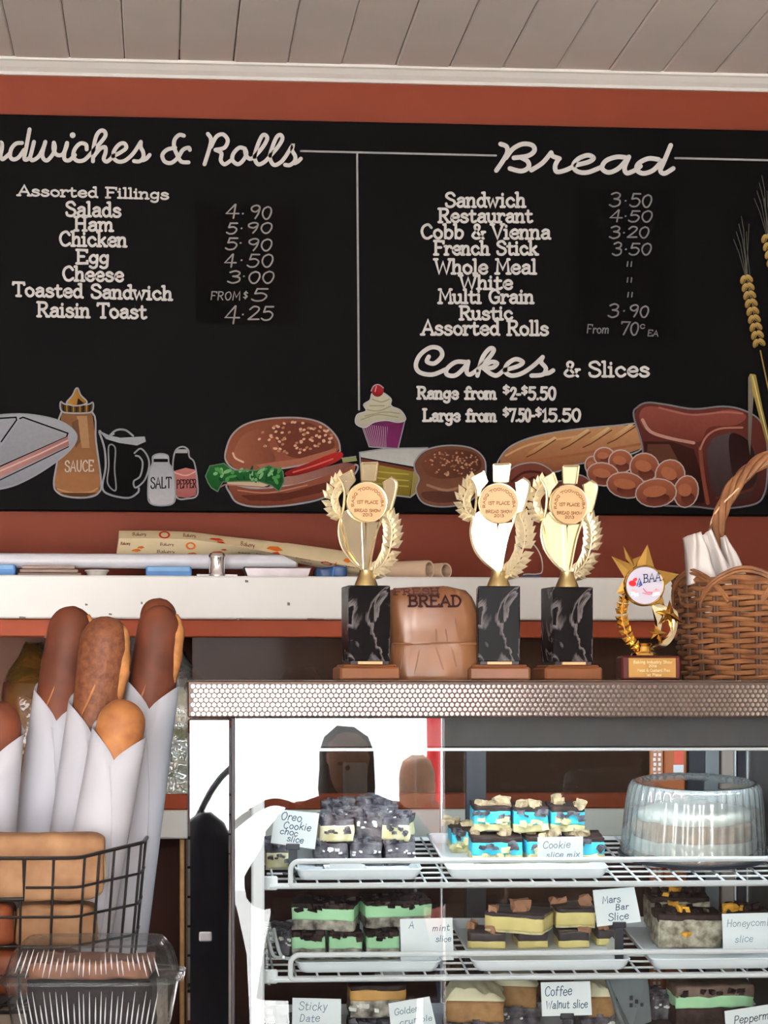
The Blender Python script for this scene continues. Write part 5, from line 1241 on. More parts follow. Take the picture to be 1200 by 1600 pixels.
rings = [[q + Vector((-w * .5, -.002, 0)), q + Vector((0, -.005, .002)), q + Vector((w * .5, -.002, 0)), q + Vector((0, .003, 0))] for q, w in zip(pr, [.016 + .006 * math.sin(i * .35) for i in range(len(pr))])]
m.loft(rings); m.add([(Lz(1018, 940)[0], .001, Lz(1018, 940)[1]), (Lz(1040, 940)[0], .001, Lz(1040, 940)[1]), (Lz(1030, 1000)[0], .001, Lz(1030, 1000)[1]), (Lz(1026, 966)[0], -.004, Lz(1026, 966)[1])], [(0, 1, 3), (1, 2, 3), (2, 0, 3), (0, 2, 1)])
obj('ribbon', m, gold, t, True)
m = M(); star(m, 1046, 955, [(1046, 932), (1069, 970), (1048, 985), (1030, 972), (1024, 950)], 8, -.004, .006); obj('small_star', m, gold_deep, t)
m = M(); star(m, 1027, 986, [(1022, 970), (1042, 985), (1034, 1001), (1016, 995), (1010, 980)], 7, -.004, .005); obj('small_star', m, gold_deep, t)
bc = Lz(1004, 910); mxb = Matrix.Translation((bc[0], -.012, bc[1])) @ Matrix.Rotation(PI / 2, 4, 'X')
med = obj('badge_rim', M().lathe([(.0325, -.006), (.0325, .002), (.031, .004), (.0295, .003), (.002, .003)], 40, mxb), gold_deep, t, True)
obj('badge_face', M().lathe([(.0294, .0028), (.0292, .0042), (.001, .0050)], 40, mxb), mat('pale lilac enamel', S(196, 190, 204), .15, coat=.6, var=.02), med, True)
p = Paint(lambda u, v, l: Vector(((u - 1017) * k, -.0176 - l, (1060 - v) * k)), lift=.0006, step=.00004)
p.strokes(text_strokes('BAA', 1001, 1030, 906, 13, -.14, True), 1.5, S(32, 34, 66))
p.ell(984, 907, 6, 4.5, S(198, 44, 48), rot=.2); p.ell(988, 901, 4, 2.6, S(206, 60, 60), rot=-.5); p.line([(991, 911), (995, 899), (999, 909), (994, 912)], 1.6, S(34, 44, 92)); p.poly([(993, 910), (996, 903), (999, 909)], S(64, 90, 150))
p.line([(1001, 915), (1006, 921), (1018, 921), (1022, 916)], 1.3, S(190, 60, 74)); p.line([(1000, 922), (1010, 924), (1020, 922)], 1.1, S(190, 60, 74))
for x, y, h in ((985, 918, 5), (990, 920, 5), (1019, 919, 5), (1024, 918, 5)): p.ell(x, y, 2.6, 2.4, S(224, 168, 170)); p.poly([(x - 3, y + 2), (x + 3, y + 2), (x + 4, y + 2 + h), (x - 3.5, y + 3 + h)], S(238, 234, 238))
obj('badge_emblem', p.m, PAINT, med)

# ================================================================ bread in a brown paper bag
Y3 = YC + .125; k = Y3 / F
c = P(677, 1060, Y3); t = thing('bread_bag', 'brown loaf bag printed BREAD between the left and middle gold cups', 'bread', (c.x, Y3, TT))
bag_m = mat('brown paper bag', S(112, 70, 44), .36, var=.12, scale=9, bump=.5, spec=.5, col2=S(144, 98, 66))
prof = [(1060, 598, 750), (1052, 596, 752), (1030, 598, 752), (1006, 603, 749), (1000, 604, 748), (985, 602, 750), (960, 601, 748), (940, 602, 742), (927, 603, 735), (918, 607, 726), (914, 622, 712), (912, 650, 700)]
rings = []; n = 40
for i, (py, xl, xr) in enumerate(prof):
    z = (1060 - py) * k; cx = ((xl + xr) / 2 - 677) * k; w = (xr - xl) / 2 * k; d = (.052 if py > 930 else .03 + .022 * (py - 913) / 17)
    if 996 < py < 1010: d *= .9
    ring_ = []
    for j in range(n):
        a = 2 * PI * j / n; e = .55
        x = math.copysign(abs(math.cos(a)) ** e, math.cos(a)) * w; y = math.copysign(abs(math.sin(a)) ** e, math.sin(a)) * d
        f = .0022 * math.sin(j * 2.3 + i * .9) * (1 if y < 0 else .3); ring_.append(Vector((cx + x, y - f, z)))
    rings.append(ring_)
obj('paper_bag', M().loft(rings).jit(.003, 30, 3), bag_m, t, 'all')
m = M()
for (x0, y0, x1, y1, r) in ((606, 1002, 640, 1004, .002), (640, 1004, 712, 1001, .0012), (712, 1003, 748, 1002, .0028), (625, 1012, 618, 1056, .0012), (650, 1012, 642, 1050, .001), (676, 1008, 690, 1050, .0011), (700, 1008, 708, 1040, .001), (690, 975, 694, 1000, .001), (676, 978, 677, 1000, .001), (704, 955, 712, 995, .0012)):
    pp = [((x0 + (x1 - x0) * f - 677) * k, -.0525 + .004 * abs(f - .5), (1060 - (y0 + (y1 - y0) * f)) * k) for f in (0, .25, .5, .75, 1)]; m.tube(pp, [r * .4, r, r, r, r * .4], 6)
obj('folds', m, bag_m, t, True, stuff=True)
obj('clear_wrap', M().loft([[Vector((((x - 677) * k), y, (1060 - py) * k)) for x, y in ((716, -.04), (750 - max(0, (960 - py) * .55), -.025), (752 - max(0, (960 - py) * .55), .02), (730, .03))] for py in (1056, 1030, 1004, 980, 955, 930)]).jit(.003, 40), clear('wrinkled clear wrap', (.97, .95, .94), haze=.2, haze_col=(.8, .7, .64), rough=.12, gloss=2.2, bump=.7), t, 'all')
p = Paint(lambda u, v, l: Vector(((u - 677) * k, -.0545 - l - .0 + (.012 * max(0, (936 - v)) / 20), (1060 - v) * k)), lift=.0018)
p.strokes(text_strokes('BREAD', 632, 716, 945, 17, .0, True), 3.4, S(44, 26, 28))
for st in text_strokes('FRESH', 610, 682, 927, 9.5, -.02, True):
    for rb in ribbon(st, 2.2): p.poly(rb, S(70, 44, 42), up=False)
    p.z += 1e-5
obj('bag_lettering', p.m, PAINT, t)

# ================================================================ wicker basket
Y4 = YC + .17; BR = .152
c = P(1202, 1060, Y4); k = Y4 / F
t = thing('wicker_basket', 'brown wicker basket with a tall twisted handle at the right end of the case top', 'basket', (c.x, Y4, TT))
wick = mat('brown wicker', S(92, 56, 34), .5, var=.35, scale=24, col2=S(136, 90, 56))
wick_d = mat('dark wicker', S(70, 42, 26), .55, var=.3, scale=24)
BH = (1060 - 905) * k
def rad(z): return BR * (.93 + .07 * z / BH)
NS = 26; m = M()
rows = 19
for r_ in range(rows):
    z = .005 + r_ * (BH - .008) / (rows - 1); pts = []
    for q in range(NS * 4):
        a = 2 * PI * q / (NS * 4); ph = math.cos(NS * a / 2 * 1 + PI * r_); pts.append((rad(z) * math.cos(a) + .0045 * ph * math.cos(a), rad(z) * math.sin(a) + .0045 * ph * math.sin(a), z + .0012 * math.sin(q * .7 + r_)))
    m.tube(pts, .0039, 6, closed=True)
obj('woven_wall', m, wick, t, True)
m = M()
for q in range(NS):
    a = 2 * PI * q / NS
    for da in (-.018, .018): m.tube([(rad(z) * math.cos(a + da), rad(z) * math.sin(a + da), z) for z in (0, BH * .5, BH + .004)], .003, 6)
obj('stakes', m, wick_d, t, True, stuff=True)
obj('basket_floor', M().lathe([(.001, .001), (BR * .92, .001), (BR * .92, .005), (.001, .005)], 32), wick_d, t)
m = M()
for q in range(9):
    a0 = 2 * PI * q / 9 + .2; pts = []
    for f in range(13):
        a = a0 + f / 12 * 2 * PI / 9 * 1.5; pts.append(((rad(BH) + .004 + .003 * math.sin(f)) * math.cos(a), (rad(BH) + .004 + .003 * math.sin(f)) * math.sin(a), BH - .030 + .050 * math.sin(PI * f / 12) ** .8))
    for o in (0, .0055): m.tube([(x * (1 + o * .3), y * (1 + o * .3), z - o) for x, y, z in pts], .0030, 6)
pts = [(rad(BH) * math.cos(2 * PI * q / 60), rad(BH) * math.sin(2 * PI * q / 60), BH + .003 + .002 * math.sin(q)) for q in range(60)]; m.tube(pts, .0048, 8, closed=True)
obj('looped_border', m, wick, t, True)
hp = [((1112 - 1202) * k, .0, BH - .01), ((1113 - 1202) * k, 0, (1060 - 850) * k), ((1122 - 1202) * k, .0, (1060 - 800) * k), ((1145 - 1202) * k, 0, (1060 - 750) * k), ((1180 - 1202) * k, 0, (1060 - 715) * k), ((1225 - 1202) * k, 0, (1060 - 698) * k)]
hp += [(2 * .02 - x, y, z) for x, y, z in hp[::-1][1:]]
hc = cr(hp, 8); m = M()
for s in range(4):
    pts = []
    for i, q in enumerate(hc):
        tg = (hc[min(i + 1, len(hc) - 1)] - hc[max(i - 1, 0)]).normalized(); u = tg.cross(Vector((0, 1, 0))).normalized(); a = s * PI / 2 + i * .28
        pts.append(q + u * (.0075 * math.cos(a)) + Vector((0, .0075 * math.sin(a), 0)))
    m.tube(pts, [.0062, .0055, .006, .0042][s], 8)
obj('twisted_handle', m, wick, t, True)
m = M(); m.tube([q + Vector((.012 * math.sin(i * .3), -.011 * math.cos(i * .3), 0)) for i, q in enumerate(hc)], .0016, 6); obj('loose_cane', m, mat('pale cane', S(206, 180, 146), .5), t, True)
# tissue paper in it
tissue = mat('white tissue paper', S(218, 208, 202), .75, var=.03, sub=0)
def tissue_sheet(label, pts, seed, ydep):
    c2 = P(pts[0][0], pts[0][1], Y4 + ydep)
    tt = thing('tissue_paper', label, 'tissue paper', tuple(c2), 0, 'crumpled paper in the wicker basket')
    m = M(); n = 14; rings = []
    for i in range(n):
        f = i / (n - 1); row = []
        for j in range(11):
            g = j / 10
            a = P(pts[0][0] + (pts[1][0] - pts[0][0]) * g, pts[0][1] + (pts[1][1] - pts[0][1]) * g, Y4 + ydep); b = P(pts[3][0] + (pts[2][0] - pts[3][0]) * g, pts[3][1] + (pts[2][1] - pts[3][1]) * g, Y4 + ydep)
            q = a.lerp(b, f); q.y += .010 * math.sin(g * 9 + f * 3 + seed) - .022 * math.sin(PI * g); row.append(q)
        rings.append(row)
    fr = [p_ for r_ in rings for p_ in r_]; m.add(fr, [(i * 11 + j, i * 11 + j + 1, (i + 1) * 11 + j + 1, (i + 1) * 11 + j) for i in range(n - 1) for j in range(10)])
    m.jit(.004, 30, seed); o = obj('paper_sheet', m, tissue, tt, 'all', world=True); sd = o.modifiers.new('thickness', 'SOLIDIFY'); sd.thickness = .0012
    return tt
tissue_sheet('crumpled white paper standing furthest left in the wicker basket', [(1068, 840), (1092, 832), (1124, 905), (1072, 915)], 1, -.05)
tissue_sheet('crumpled white paper in the wicker basket at the left of the handle', [(1094, 836), (1108, 826), (1150, 900), (1116, 910)], 4, -.03)
tissue_sheet('crumpled white paper in the wicker basket right behind the handle', [(1118, 842), (1132, 836), (1166, 896), (1136, 906)], 7, .0)

# ================================================================ counter and bread on the left
CZ = 1.0
counter_m = mat('pale laminate counter', S(206, 196, 186), .4, var=.03, scale=8)
cx1 = CX0 - .03
t = thing('sales_counter', 'pale laminate sales counter to the left of the display case', 'counter', (-.6, 3.7, 0))
obj('counter_top', M().bbox(-2.2, cx1, 3.2, 4.12, CZ - .035, CZ, .004), counter_m, t, world=True); obj('counter_front', M().box(-2.19, cx1 - .01, 3.24, 4.10, 0, CZ - .035), brown_wall, t, world=True); obj('kick_board', M().box(-2.19, cx1 - .01, 3.235, 3.2395, 0, .1), brown_in, t, world=True)
# black wire basket
wire_b = mat('black coated wire', S(26, 22, 22), .35, var=.1)
YF, YR = 3.62, 4.03
zt2 = PZ(1338, YF)
YM = 3.735
fl = PX(-260, YF); fr_ = PX(122, YF); rm_ = PX(224, YM); rr_ = PX(236, YR); rl = PX(-330, YR)
t = thing('wire_basket', 'black wire basket of loaves and french sticks on the counter', 'basket', ((fl + fr_) / 2, 3.8, CZ))
def bas(f, u):
    """f: 0 bottom .. 1 top; u along front then right side then back"""
    s = .90 + .10 * f; z = CZ + .004 + (zt2 - CZ - .004) * f
    P4 = [Vector((fl, YF, 0)), Vector((fr_, YF, 0)), Vector((rm_, YM, .016)), Vector((rr_, YR, .016)), Vector((rl, YR, 0))]
    cc = sum(P4, Vector()) / 5; cc.z = 0; P4 = [cc + (p_ - cc) * s for p_ in P4]
    i = int(u) % 5; a, b = P4[i], P4[(i + 1) % 5]; q = a.lerp(b, u - int(u)); q.z = z + q.z * f
    return q
def loop_pts(f):
    out = []
    for i in range(5):
        a = bas(f, i); pv = bas(f, (i - 1) % 5 + .94); nx = bas(f, i + .06)
        for q in range(6):
            g = q / 5; out.append(pv.lerp(a, g).lerp(a.lerp(nx, g), g))
    return out
m = M(); gap = 46 / F * YF; H = zt2 - CZ - .004
for i in range(6):
    f = 1 - i * gap / H
    if f < 0: break
    if i == 0: m.tube(loop_pts(f), .0029, 8, closed=True)
    elif i == 1:
        pts = loop_pts(f); 
        lp = [p_ for p_ in pts]
        # the front has a square cut-out on its left half
        xq = PX(40, YF)
        seq = [Vector((xq, bas(f, .5).y, lp[8].z))] + lp[6:] + lp[:3]
        m.tube(seq, .0021, 8)
    else: m.tube(loop_pts(f), .0021, 8, closed=True)
m.tube(loop_pts(.0), .0025, 8, closed=True)
for px in (84, 132 - 6): 
    u = (PX(px, YF) - fl) / (fr_ - fl); 
    if u < 1: m.tube([bas(1, u), bas(0, u)], .0021, 8)
zc0 = PZ(1403, YF)
u = (PX(38, YF) - fl) / (fr_ - fl); top = bas(1, u); fz = (zc0 - CZ) / (zt2 - CZ); cut = bas(fz, u)
m.tube([top, cut, bas(fz, (PX(-160, YF) - fl) / (fr_ - fl)), bas(1, (PX(-160, YF) - fl) / (fr_ - fl))], .0034, 8)
u = (PX(33, YF) - fl) / (fr_ - fl); m.tube([bas(fz, u), bas(0, u)], .0021, 8)
for px in (-40, -90, -140): 
    u = (PX(px, YF) - fl) / (fr_ - fl); m.tube([bas(fz, u), bas(0, u)], .0021, 8)
for u in (1.1, 1.32, 1.55, 1.78, 1.97, 2.3, 2.6): m.tube([bas(1, u), bas(0, u)], .0021, 8)
for i in range(11): m.tube([bas(1, 3.04 + i * .092), bas(0, 3.04 + i * .092)], .0021, 8)
for i in range(6): m.tube([bas(1, 4.06 + i * .17), bas(0, 4.06 + i * .17)], .0021, 8)
for i in range(14):
    a, b = bas(0, .03 + i * .07), bas(0, 3.97 - i * .07); m.tube([a, b], .0018, 6)
obj('wire_frame', m, wire_b, t, True, world=True)

# loaves inside
crust = mat('golden loaf crust', S(130, 94, 66), .7, var=.16, scale=22, bump=.4, spec=.15, col2=S(158, 120, 88))
crumb_side = mat('pale loaf side', S(180, 158, 116), .7, var=.12, scale=30, bump=.3)
crust_red = mat('red brown crust', S(120, 62, 36), .5, var=.2, scale=26, bump=.25)
def loaf(label, x0, x1, yb, yt, Y, d, cm, seed, base=None):
    a = P(x0, yb, Y); b = P(x1, yt, Y); w = b.x - a.x; h = b.z - a.z
    t = thing('bread_loaf', label, 'bread', ((a.x + b.x) / 2, Y + d / 2, a.z))
    rings = []; n = 36
    for f in [0, .004, .012, .025, .045, .07, .1] + [.1 + .8 * q / 10 for q in range(1, 10)] + [.9, .93, .955, .975, .988, .996, 1]:
        ring_ = []
        g_ = min(f, 1 - f) * w / .030; s = 1 if g_ >= 1 else .72 + .28 * math.sqrt(max(0, 1 - (1 - g_) ** 2))
        for j in range(n):
            an = 2 * PI * j / n; e = .32
            y = d / 2 * math.copysign(abs(math.cos(an)) ** e, math.cos(an)) * s; z = h / 2 + h / 2 * math.copysign(abs(math.sin(an)) ** e, math.sin(an)) * s
            ring_.append(Vector((-w / 2 + w * f, y, z)))
        rings.append(ring_)
    obj('crust', M().loft(rings).jit(.0045, 26, seed), cm, t, 'all')
    m = M().loft([[Vector((w / 2 * q, d * .26 * math.cos(2 * PI * j / 20), h / 2 + h * .26 * math.sin(2 * PI * j / 20))) for j in range(20)] for q in (.992, 1.012)]); m.jit(.003, 30, seed); obj('pale_end', m, crumb_side, t, 'all')
    return t
zl = PZ(1410, 3.66)
loaf('long golden loaf on top in the wire basket', -150, 162, 1410, 1302, 3.665, .072, crust, 2)
loaf('pale square loaf underneath the long golden loaf', 24, 150, 1482, 1413, 3.67, .12, crust, 6)
loaf('red-brown loaf at the lower left in the wire basket', -150, 20, 1482, 1413, 3.67, .12, crust_red, 9)
loaf('brown loaf at the bottom of the wire basket', -130, 124, 1560, 1485, 3.69, .12, crust_red, 12)

# french sticks in paper sleeves
stick_m = mat('dark french stick crust', S(72, 34, 20), .6, var=.2, scale=14, bump=.25, spec=.25, col2=S(106, 54, 34))
stick_l = mat('floury french stick crust', S(132, 78, 42), .6, var=.25, scale=30, bump=.3, col2=S(172, 114, 66))
seam_m = mat('golden split seam', S(160, 106, 60), .65, var=.3, scale=50, bump=.35)
seed_m = mat('seeded french stick crust', S(84, 44, 26), .6, scale=110, bump=.5, col2=S(116, 68, 42), var=.2)
sleeve_m = mat('white paper sleeve', S(184, 183, 190), .55, var=.02, scale=8)
def french_stick(label, tip, foot, Y, wpx, vpt, material, lean_y=.0, sleeve=True, seam=True, vdx=0, sl_lo=None):
    """tip: pixel of the top end, foot: pixel where it meets the basket floor, vpt: pixel row of the sleeve's V notch"""
    a = P(foot[0], foot[1], Y - lean_y); b = P(tip[0], tip[1], Y)
    a.z = max(a.z, CZ + .012); ax = b - a; Ln = ax.length; ax.normalize()
    t = thing('french_stick', label, 'french stick', a)
    u = ax.cross(Vector((0, 1, 0))).normalized(); u = -u if u.x < 0 else u; v = ax.cross(u).normalized()
    if v.y > 0: v = -v                      # v points to the viewer
    r = wpx / 2 / F * Y; rings = []; n = 28
    for s in [0, .01, .03] + [.06 + .84 * q / 18 for q in range(19)] + [.92, .94, .955, .967, .977, .985, .991, .996, 1]:
        e = 1
        q = (1 - s) * Ln / (r * 1.1)
        if q < 1: e = math.sqrt(max(0.004, 1 - (1 - q) ** 2))
        q = s * Ln / (r * 1.1)
        if q < 1: e = math.sqrt(max(.1, 1 - (1 - q) ** 2))
        w_ = 1 + .03 * math.sin(s * 15 + tip[0])
        rings.append([ax * (s * Ln) + (u * math.cos(2 * PI * j / n) + v * math.sin(2 * PI * j / n) * .92) * r * e * w_ for j in range(n)])
    obj('crust', M().loft(rings).jit(.0018, 40, tip[0]), material, t, 'all')
    g = (Vector((0, 0, 1))).dot(ax); vz = PZ(vpt, Y - lean_y * .5) - a.z; sv = vz / g; s0 = (sv + r * 1.0) / Ln
    if seam:
        m = M(); pts = []; 
        for i in range(20):
            s = s0 + (.98 - s0) * i / 19; e = 1 if (1 - s) * Ln > r else math.sqrt(max(.02, 1 - (1 - (1 - s) * Ln / r) ** 2))
            pts.append(ax * (s * Ln) + (u * .80 + v * .30) * r * e)
        m.tube(pts, [.004 + .009 * math.sin(PI * i / 19) for i in range(20)], 8, flat=1.0).jit(.003, 50, 2); obj('split_seam', m, seam_m, t, 'all')
        m = M(); pts = [ax * (s * Ln) + (u * (-.55 + .9 * (s - .72) / .2) + v * .84) * r * 1.0 for s in (.72, .76, .80, .84, .88)]; m.tube(pts, [.0004, .0022, .003, .0022, .0004], 6); obj('slash', m, stick_l, t, 'all')
    if sleeve:
        rise = r * 1.05; m = M(); n2 = 40; rs = []
        for lev in range(9):
            f = lev / 8; ring_ = []
            for j in range(n2):
                th = 2 * PI * j / n2; fr = math.sin(th)       # 1 towards the viewer
                top = sv + rise * (abs(math.cos(th)) ** .8 if fr > 0 else 1) * 1.1 + (r * .8 if fr < 0 else 0) * abs(fr)
                base_ = .002; s = base_ + (top - base_) * f; rr2 = r * (1.07 + .05 * (1 - f) - .002 * math.cos(th * 3))
                # a flat paper sleeve: pinched at the sides
                ring_.append(ax * s + (u * math.cos(th) * rr2 * 1.06 + v * math.sin(th) * rr2 * .98))
            rs.append(ring_)
        m.loft(rs, cap=False); o = obj('paper_sleeve', m, sleeve_m, t, 'all'); sd = o.modifiers.new('thickness', 'SOLIDIFY'); sd.thickness = .0008; sd.offset = 1
        mf = M(); pts = []
        for s_, sgn in ((0.02, 1), (1, 1)):
            pass
        fold = []
        for i in range(12):
            f = i / 11; s = .01 + (sv - .02) * f; fold.append(ax * s + (u * (.72 - .85 * f ** 3) + v * (.80 + .22 * f)) * r * 1.10)
        mf.tube(fold, .0009, 5); obj('sleeve_fold', mf, sleeve_m, t, True)
    return t
FS = 'french sticks standing in the wire basket'
french_stick('dark french stick at the back right, only its tip showing', (250, 934), (188, 1560), 3.985, 56, 1180, stick_m, sleeve=False, seam=False)
french_stick('smooth french stick at the right with a golden split down its edge', (254, 946), (178, 1560), 3.912, 72, 1108, stick_m)
french_stick('dark french stick tallest on the left, in its white sleeve', (116, 947), (30, 1560), 3.945, 74, 1126, stick_m)
french_stick('floury seeded french stick in the middle of the row', (170, 963), (90, 1560), 3.88, 76, 1146, seed_m)
french_stick('short pale-crusted french stick standing in front of the others', (196, 1092), (112, 1560), 3.785, 74, 1186, stick_l, seam=False)
french_stick('french stick cut by the left edge, low in its sleeve', (0, 1096), (-36, 1560), 3.86, 70, 1184, stick_m, seam=False)

# clear plastic clamshell boxes with cakes
shell = clear('clear clamshell plastic', (.94, .955, .955), haze=.02, haze_col=(.78, .84, .88), ior=1.5, rough=.07, gloss=.35, bump=.5, bscale=45)
def clamshell(label, cake_label, pc, Y, wpx, rz, cake=True):
    k = Y / F; c = P(pc, 1535, Y); w = wpx * k; d = .24; zr_ = PZ(1535, Y - d / 2) - CZ; ztop = PZ(1474, Y - d / 2 + .03) - CZ
    t = thing('clamshell_box', label, 'cake box', (c.x, Y, CZ + .0006), rz)
    def lp(s, z, rb=0, n=96):
        out = []
        for j in range(n):
            a = 2 * PI * j / n; e = .36; f = 1 + rb * (1 if j % 2 else -1)
            out.append(Vector((w / 2 * s * f * math.copysign(abs(math.cos(a)) ** e, math.cos(a)), d / 2 * s * f * math.copysign(abs(math.sin(a)) ** e, math.sin(a)), z)))
        return out
    obj('lid', M().loft([lp(1.0, zr_), lp(.985, zr_ + .002), lp(.95, zr_ + .003), lp(.93, zr_ + .008, .006), lp(.86, (zr_ + ztop) / 2 + .01, .008), lp(.80, ztop - .006, .008), lp(.765, ztop), lp(.72, ztop - .002), lp(.68, ztop - .0045), lp(.2, ztop - .0045)], True), shell, t, 'all')
    obj('tub', M().loft([lp(1.0, zr_ - .0005), lp(.96, zr_ - .002), lp(.93, zr_ - .008, .008), lp(.84, .006, .008), lp(.80, 0)], True), shell, t, 'all')
    obj('hinge_lip', M().loft([lp(1.012, zr_ - .002), lp(1.012, zr_ + .0022), lp(.985, zr_ + .0022), lp(.985, zr_ - .002)], False), shell, t, 'all')
    rm = M(); rnd = random.Random(int(pc)); yf = -d / 2
    for i in range(26):
        x = -w * .40 + w * .80 * i / 25 + rnd.uniform(-.001, .001); q0 = rnd.uniform(0, .3); q1 = rnd.uniform(.6, 1)
        a_ = Vector((x * .98, yf * .955 - .001, zr_ + .008)); b_ = Vector((x * .86, yf * .80, ztop - .004)); rm.tube([a_.lerp(b_, q0), a_.lerp(b_, (q0 + q1) / 2) + Vector((0, -.0015, 0)), a_.lerp(b_, q1)], [.0002, .0013, .0002], 5)
        a_ = Vector((x * .96, yf * .935, zr_ - .010)); b_ = Vector((x * .84, yf * .845, .006))
        if i % 2: q0 = .0
        rm.tube([a_.lerp(b_, q0), a_.lerp(b_, .5) + Vector((0, -.0012, 0)), b_], [.0002, .0011, .0008], 5)
    obj('ribs', rm, clear('pressed plastic ribs', (.95, .96, .96), haze=.55, haze_col=(.9, .92, .94), rough=.1, gloss=2.5), t, True, stuff=True)
    h = ztop * .72
    t2 = thing('chocolate_cake', cake_label, 'cake', (c.x, Y, CZ + .006), rz)
    obj('sponge', jbox(w * .68, d * .6, h * .8, 0, 3, .004, 8, 30), mat('dark chocolate cake', S(34, 27, 28), .6, spec=.06, var=.2, scale=30, bump=.3), t2, 'all')
    obj('brown_top', jbox(w * .67, d * .55, h * .26, h * .8, 5, .005, 7, 34), mat('brown cake top', S(112, 70, 50), .6, var=.3, scale=40, bump=.4), t2, 'all')
    return t
clamshell('clear plastic clamshell in front of the wire basket, holding a dark cake', 'dark chocolate cake with a brown top in the clamshell in front of the wire basket', 146, 3.44, 278, R(-3))
clamshell('clear plastic clamshell cut by the left edge of the photo', 'cake in the clamshell cut by the left edge', -150, 3.42, 290, R(4))

# ================================================================ the street side: people and a red post behind the viewer
skin_m = mat('skin', S(206, 152, 122), .5, var=.05)
def person(label, loc, height, facing, top_m, bottom_m, hair_m, wide=1.0, holding=True):
    h = height / 1.6
    t = thing('person', label, 'person', loc, facing)
    # joints: x to the person's left, y forward is -y here, z up
    J = {'pelvis': (0, 0, .86), 'belly': (0, -.01, 1.0), 'chest': (0, .0, 1.2), 'neck': (0, .01, 1.335), 'head': (0, -.01, 1.42),
         'lsh': (.155, 0, 1.29), 'lel': (.27, -.06, 1.06), 'lwr': (.10, -.27, 1.22), 'rsh': (-.155, 0, 1.29), 'rel': (-.27, -.06, 1.06), 'rwr': (-.10, -.27, 1.22),
         'lhip': (.085, 0, .82), 'lkn': (.10, -.02, .45), 'lan': (.10, .02, .08), 'lto': (.11, -.13, .035), 'rhip': (-.085, 0, .82), 'rkn': (-.10, -.02, .45), 'ran': (-.10, .02, .08), 'rto': (-.11, -.13, .035)}
    E = [('pelvis', 'belly'), ('belly', 'chest'), ('chest', 'neck'), ('neck', 'head'), ('chest', 'lsh'), ('lsh', 'lel'), ('lel', 'lwr'), ('chest', 'rsh'), ('rsh', 'rel'), ('rel', 'rwr'),
         ('pelvis', 'lhip'), ('lhip', 'lkn'), ('lkn', 'lan'), ('lan', 'lto'), ('pelvis', 'rhip'), ('rhip', 'rkn'), ('rkn', 'ran'), ('ran', 'rto')]
    RAD = {'pelvis': .14, 'belly': .125, 'chest': .135, 'neck': .05, 'head': .06, 'sh': .065, 'el': .045, 'wr': .028, 'hip': .09, 'kn': .058, 'an': .042, 'to': .035}
    if not holding:
        for s, sg in (('l', 1), ('r', -1)): J[s + 'el'] = (.21 * sg, .02, 1.03); J[s + 'wr'] = (.22 * sg, -.05, .80)
    for s, sg in (('l', 1), ('r', -1)):
        w = Vector(J[s + 'wr']); e = Vector(J[s + 'el']); dr = (w - e).normalized()
        pm_ = w + dr * .055; J[s + 'palm'] = tuple(pm_); E.append((s + 'wr', s + 'palm')); RAD[s + 'palm'] = .030
        side = Vector((0, 0, 1)) if holding else Vector((0, 1, 0))
        for fi, (o, ln) in enumerate(((.024, .066), (.008, .074), (-.008, .070), (-.022, .055))):
            b0 = pm_ + side * o + dr * .022; b1 = b0 + dr * ln * .5 + Vector((-sg * .012, 0, 0)); b2 = b1 + dr * ln * .3 + Vector((-sg * .03, 0, 0))
            prev = s + 'palm'
            for q, pt in enumerate((b0, b1, b2)):
                nm = f'{s}f{fi}{q}'; J[nm] = tuple(pt); RAD[nm] = .0095 - .001 * q; E.append((prev, nm)); prev = nm
        th0 = w + dr * .03 + side * .028; th1 = th0 + side * .03 + dr * .03
        for q, pt in enumerate((th0, th1)):
            nm = f'{s}t{q}'; J[nm] = tuple(pt); RAD[nm] = .011; E.append((s + 'palm' if q == 0 else f'{s}t0', nm))
    names = list(J); me = bpy.data.meshes.new('body')
    me.from_pydata([tuple(Vector(J[n_]) * h) for n_ in names], [(names.index(a), names.index(b)) for a, b in E], []); o = bpy.data.objects.new('body', me); C.objects.link(o); o.parent = t
    sk = o.modifiers.new('skin', 'SKIN')
    sv = me.skin_vertices[0].data if me.skin_vertices else None
    if sv is None:
        bm = bmesh.new(); bm.from_mesh(me); bm.verts.layers.skin.verify(); bm.to_mesh(me); bm.free(); sv = me.skin_vertices[0].data
    for i, n_ in enumerate(names):
        r = RAD.get(n_, RAD.get(n_[1:], .05)) * h
        sv[i].radius = (r * (wide if n_ in ('pelvis', 'belly', 'chest') else 1), r * (.8 if n_ in ('pelvis', 'belly', 'chest') else 1)); sv[i].use_root = n_ == 'pelvis'
    o.modifiers.new('smooth', 'SUBSURF').levels = 1; me.materials.append(skin_m)
    hz = 1.455 * h
    m = M(); prof = [(.012, -.115), (.045, -.105), (.062, -.07), (.070, -.02), (.074, .03), (.066, .075), (.04, .105), (.004, .115)]
    m.lathe([(r * h, z * h) for r, z in prof], 24, Matrix.Translation((0, -.012 * h, hz)) @ Matrix.Scale(1.18, 4, (0, 1, 0)))
    m.ext([(-.012 * h, hz - .03 * h), (.012 * h, hz - .03 * h), (0, hz + .02 * h)], -.112 * h, -.085 * h)          # nose
    for sg in (-1, 1): m.ball((sg * .073 * h, 0, hz - .005 * h), .012 * h, .018 * h, .03 * h)
    hd = obj('face', m, skin_m, o, True)
    m = M()
    for sg in (-1, 1): m.ball((sg * .028 * h, -.089 * h, hz + .008 * h), .011 * h, .006 * h, .007 * h)
    obj('eyes', m, dark_rub, o, True); obj('mouth', M().ball((0, -.086 * h, hz - .058 * h), .022 * h, .006 * h, .006 * h), mat('lips', S(170, 90, 84), .5), o, True)
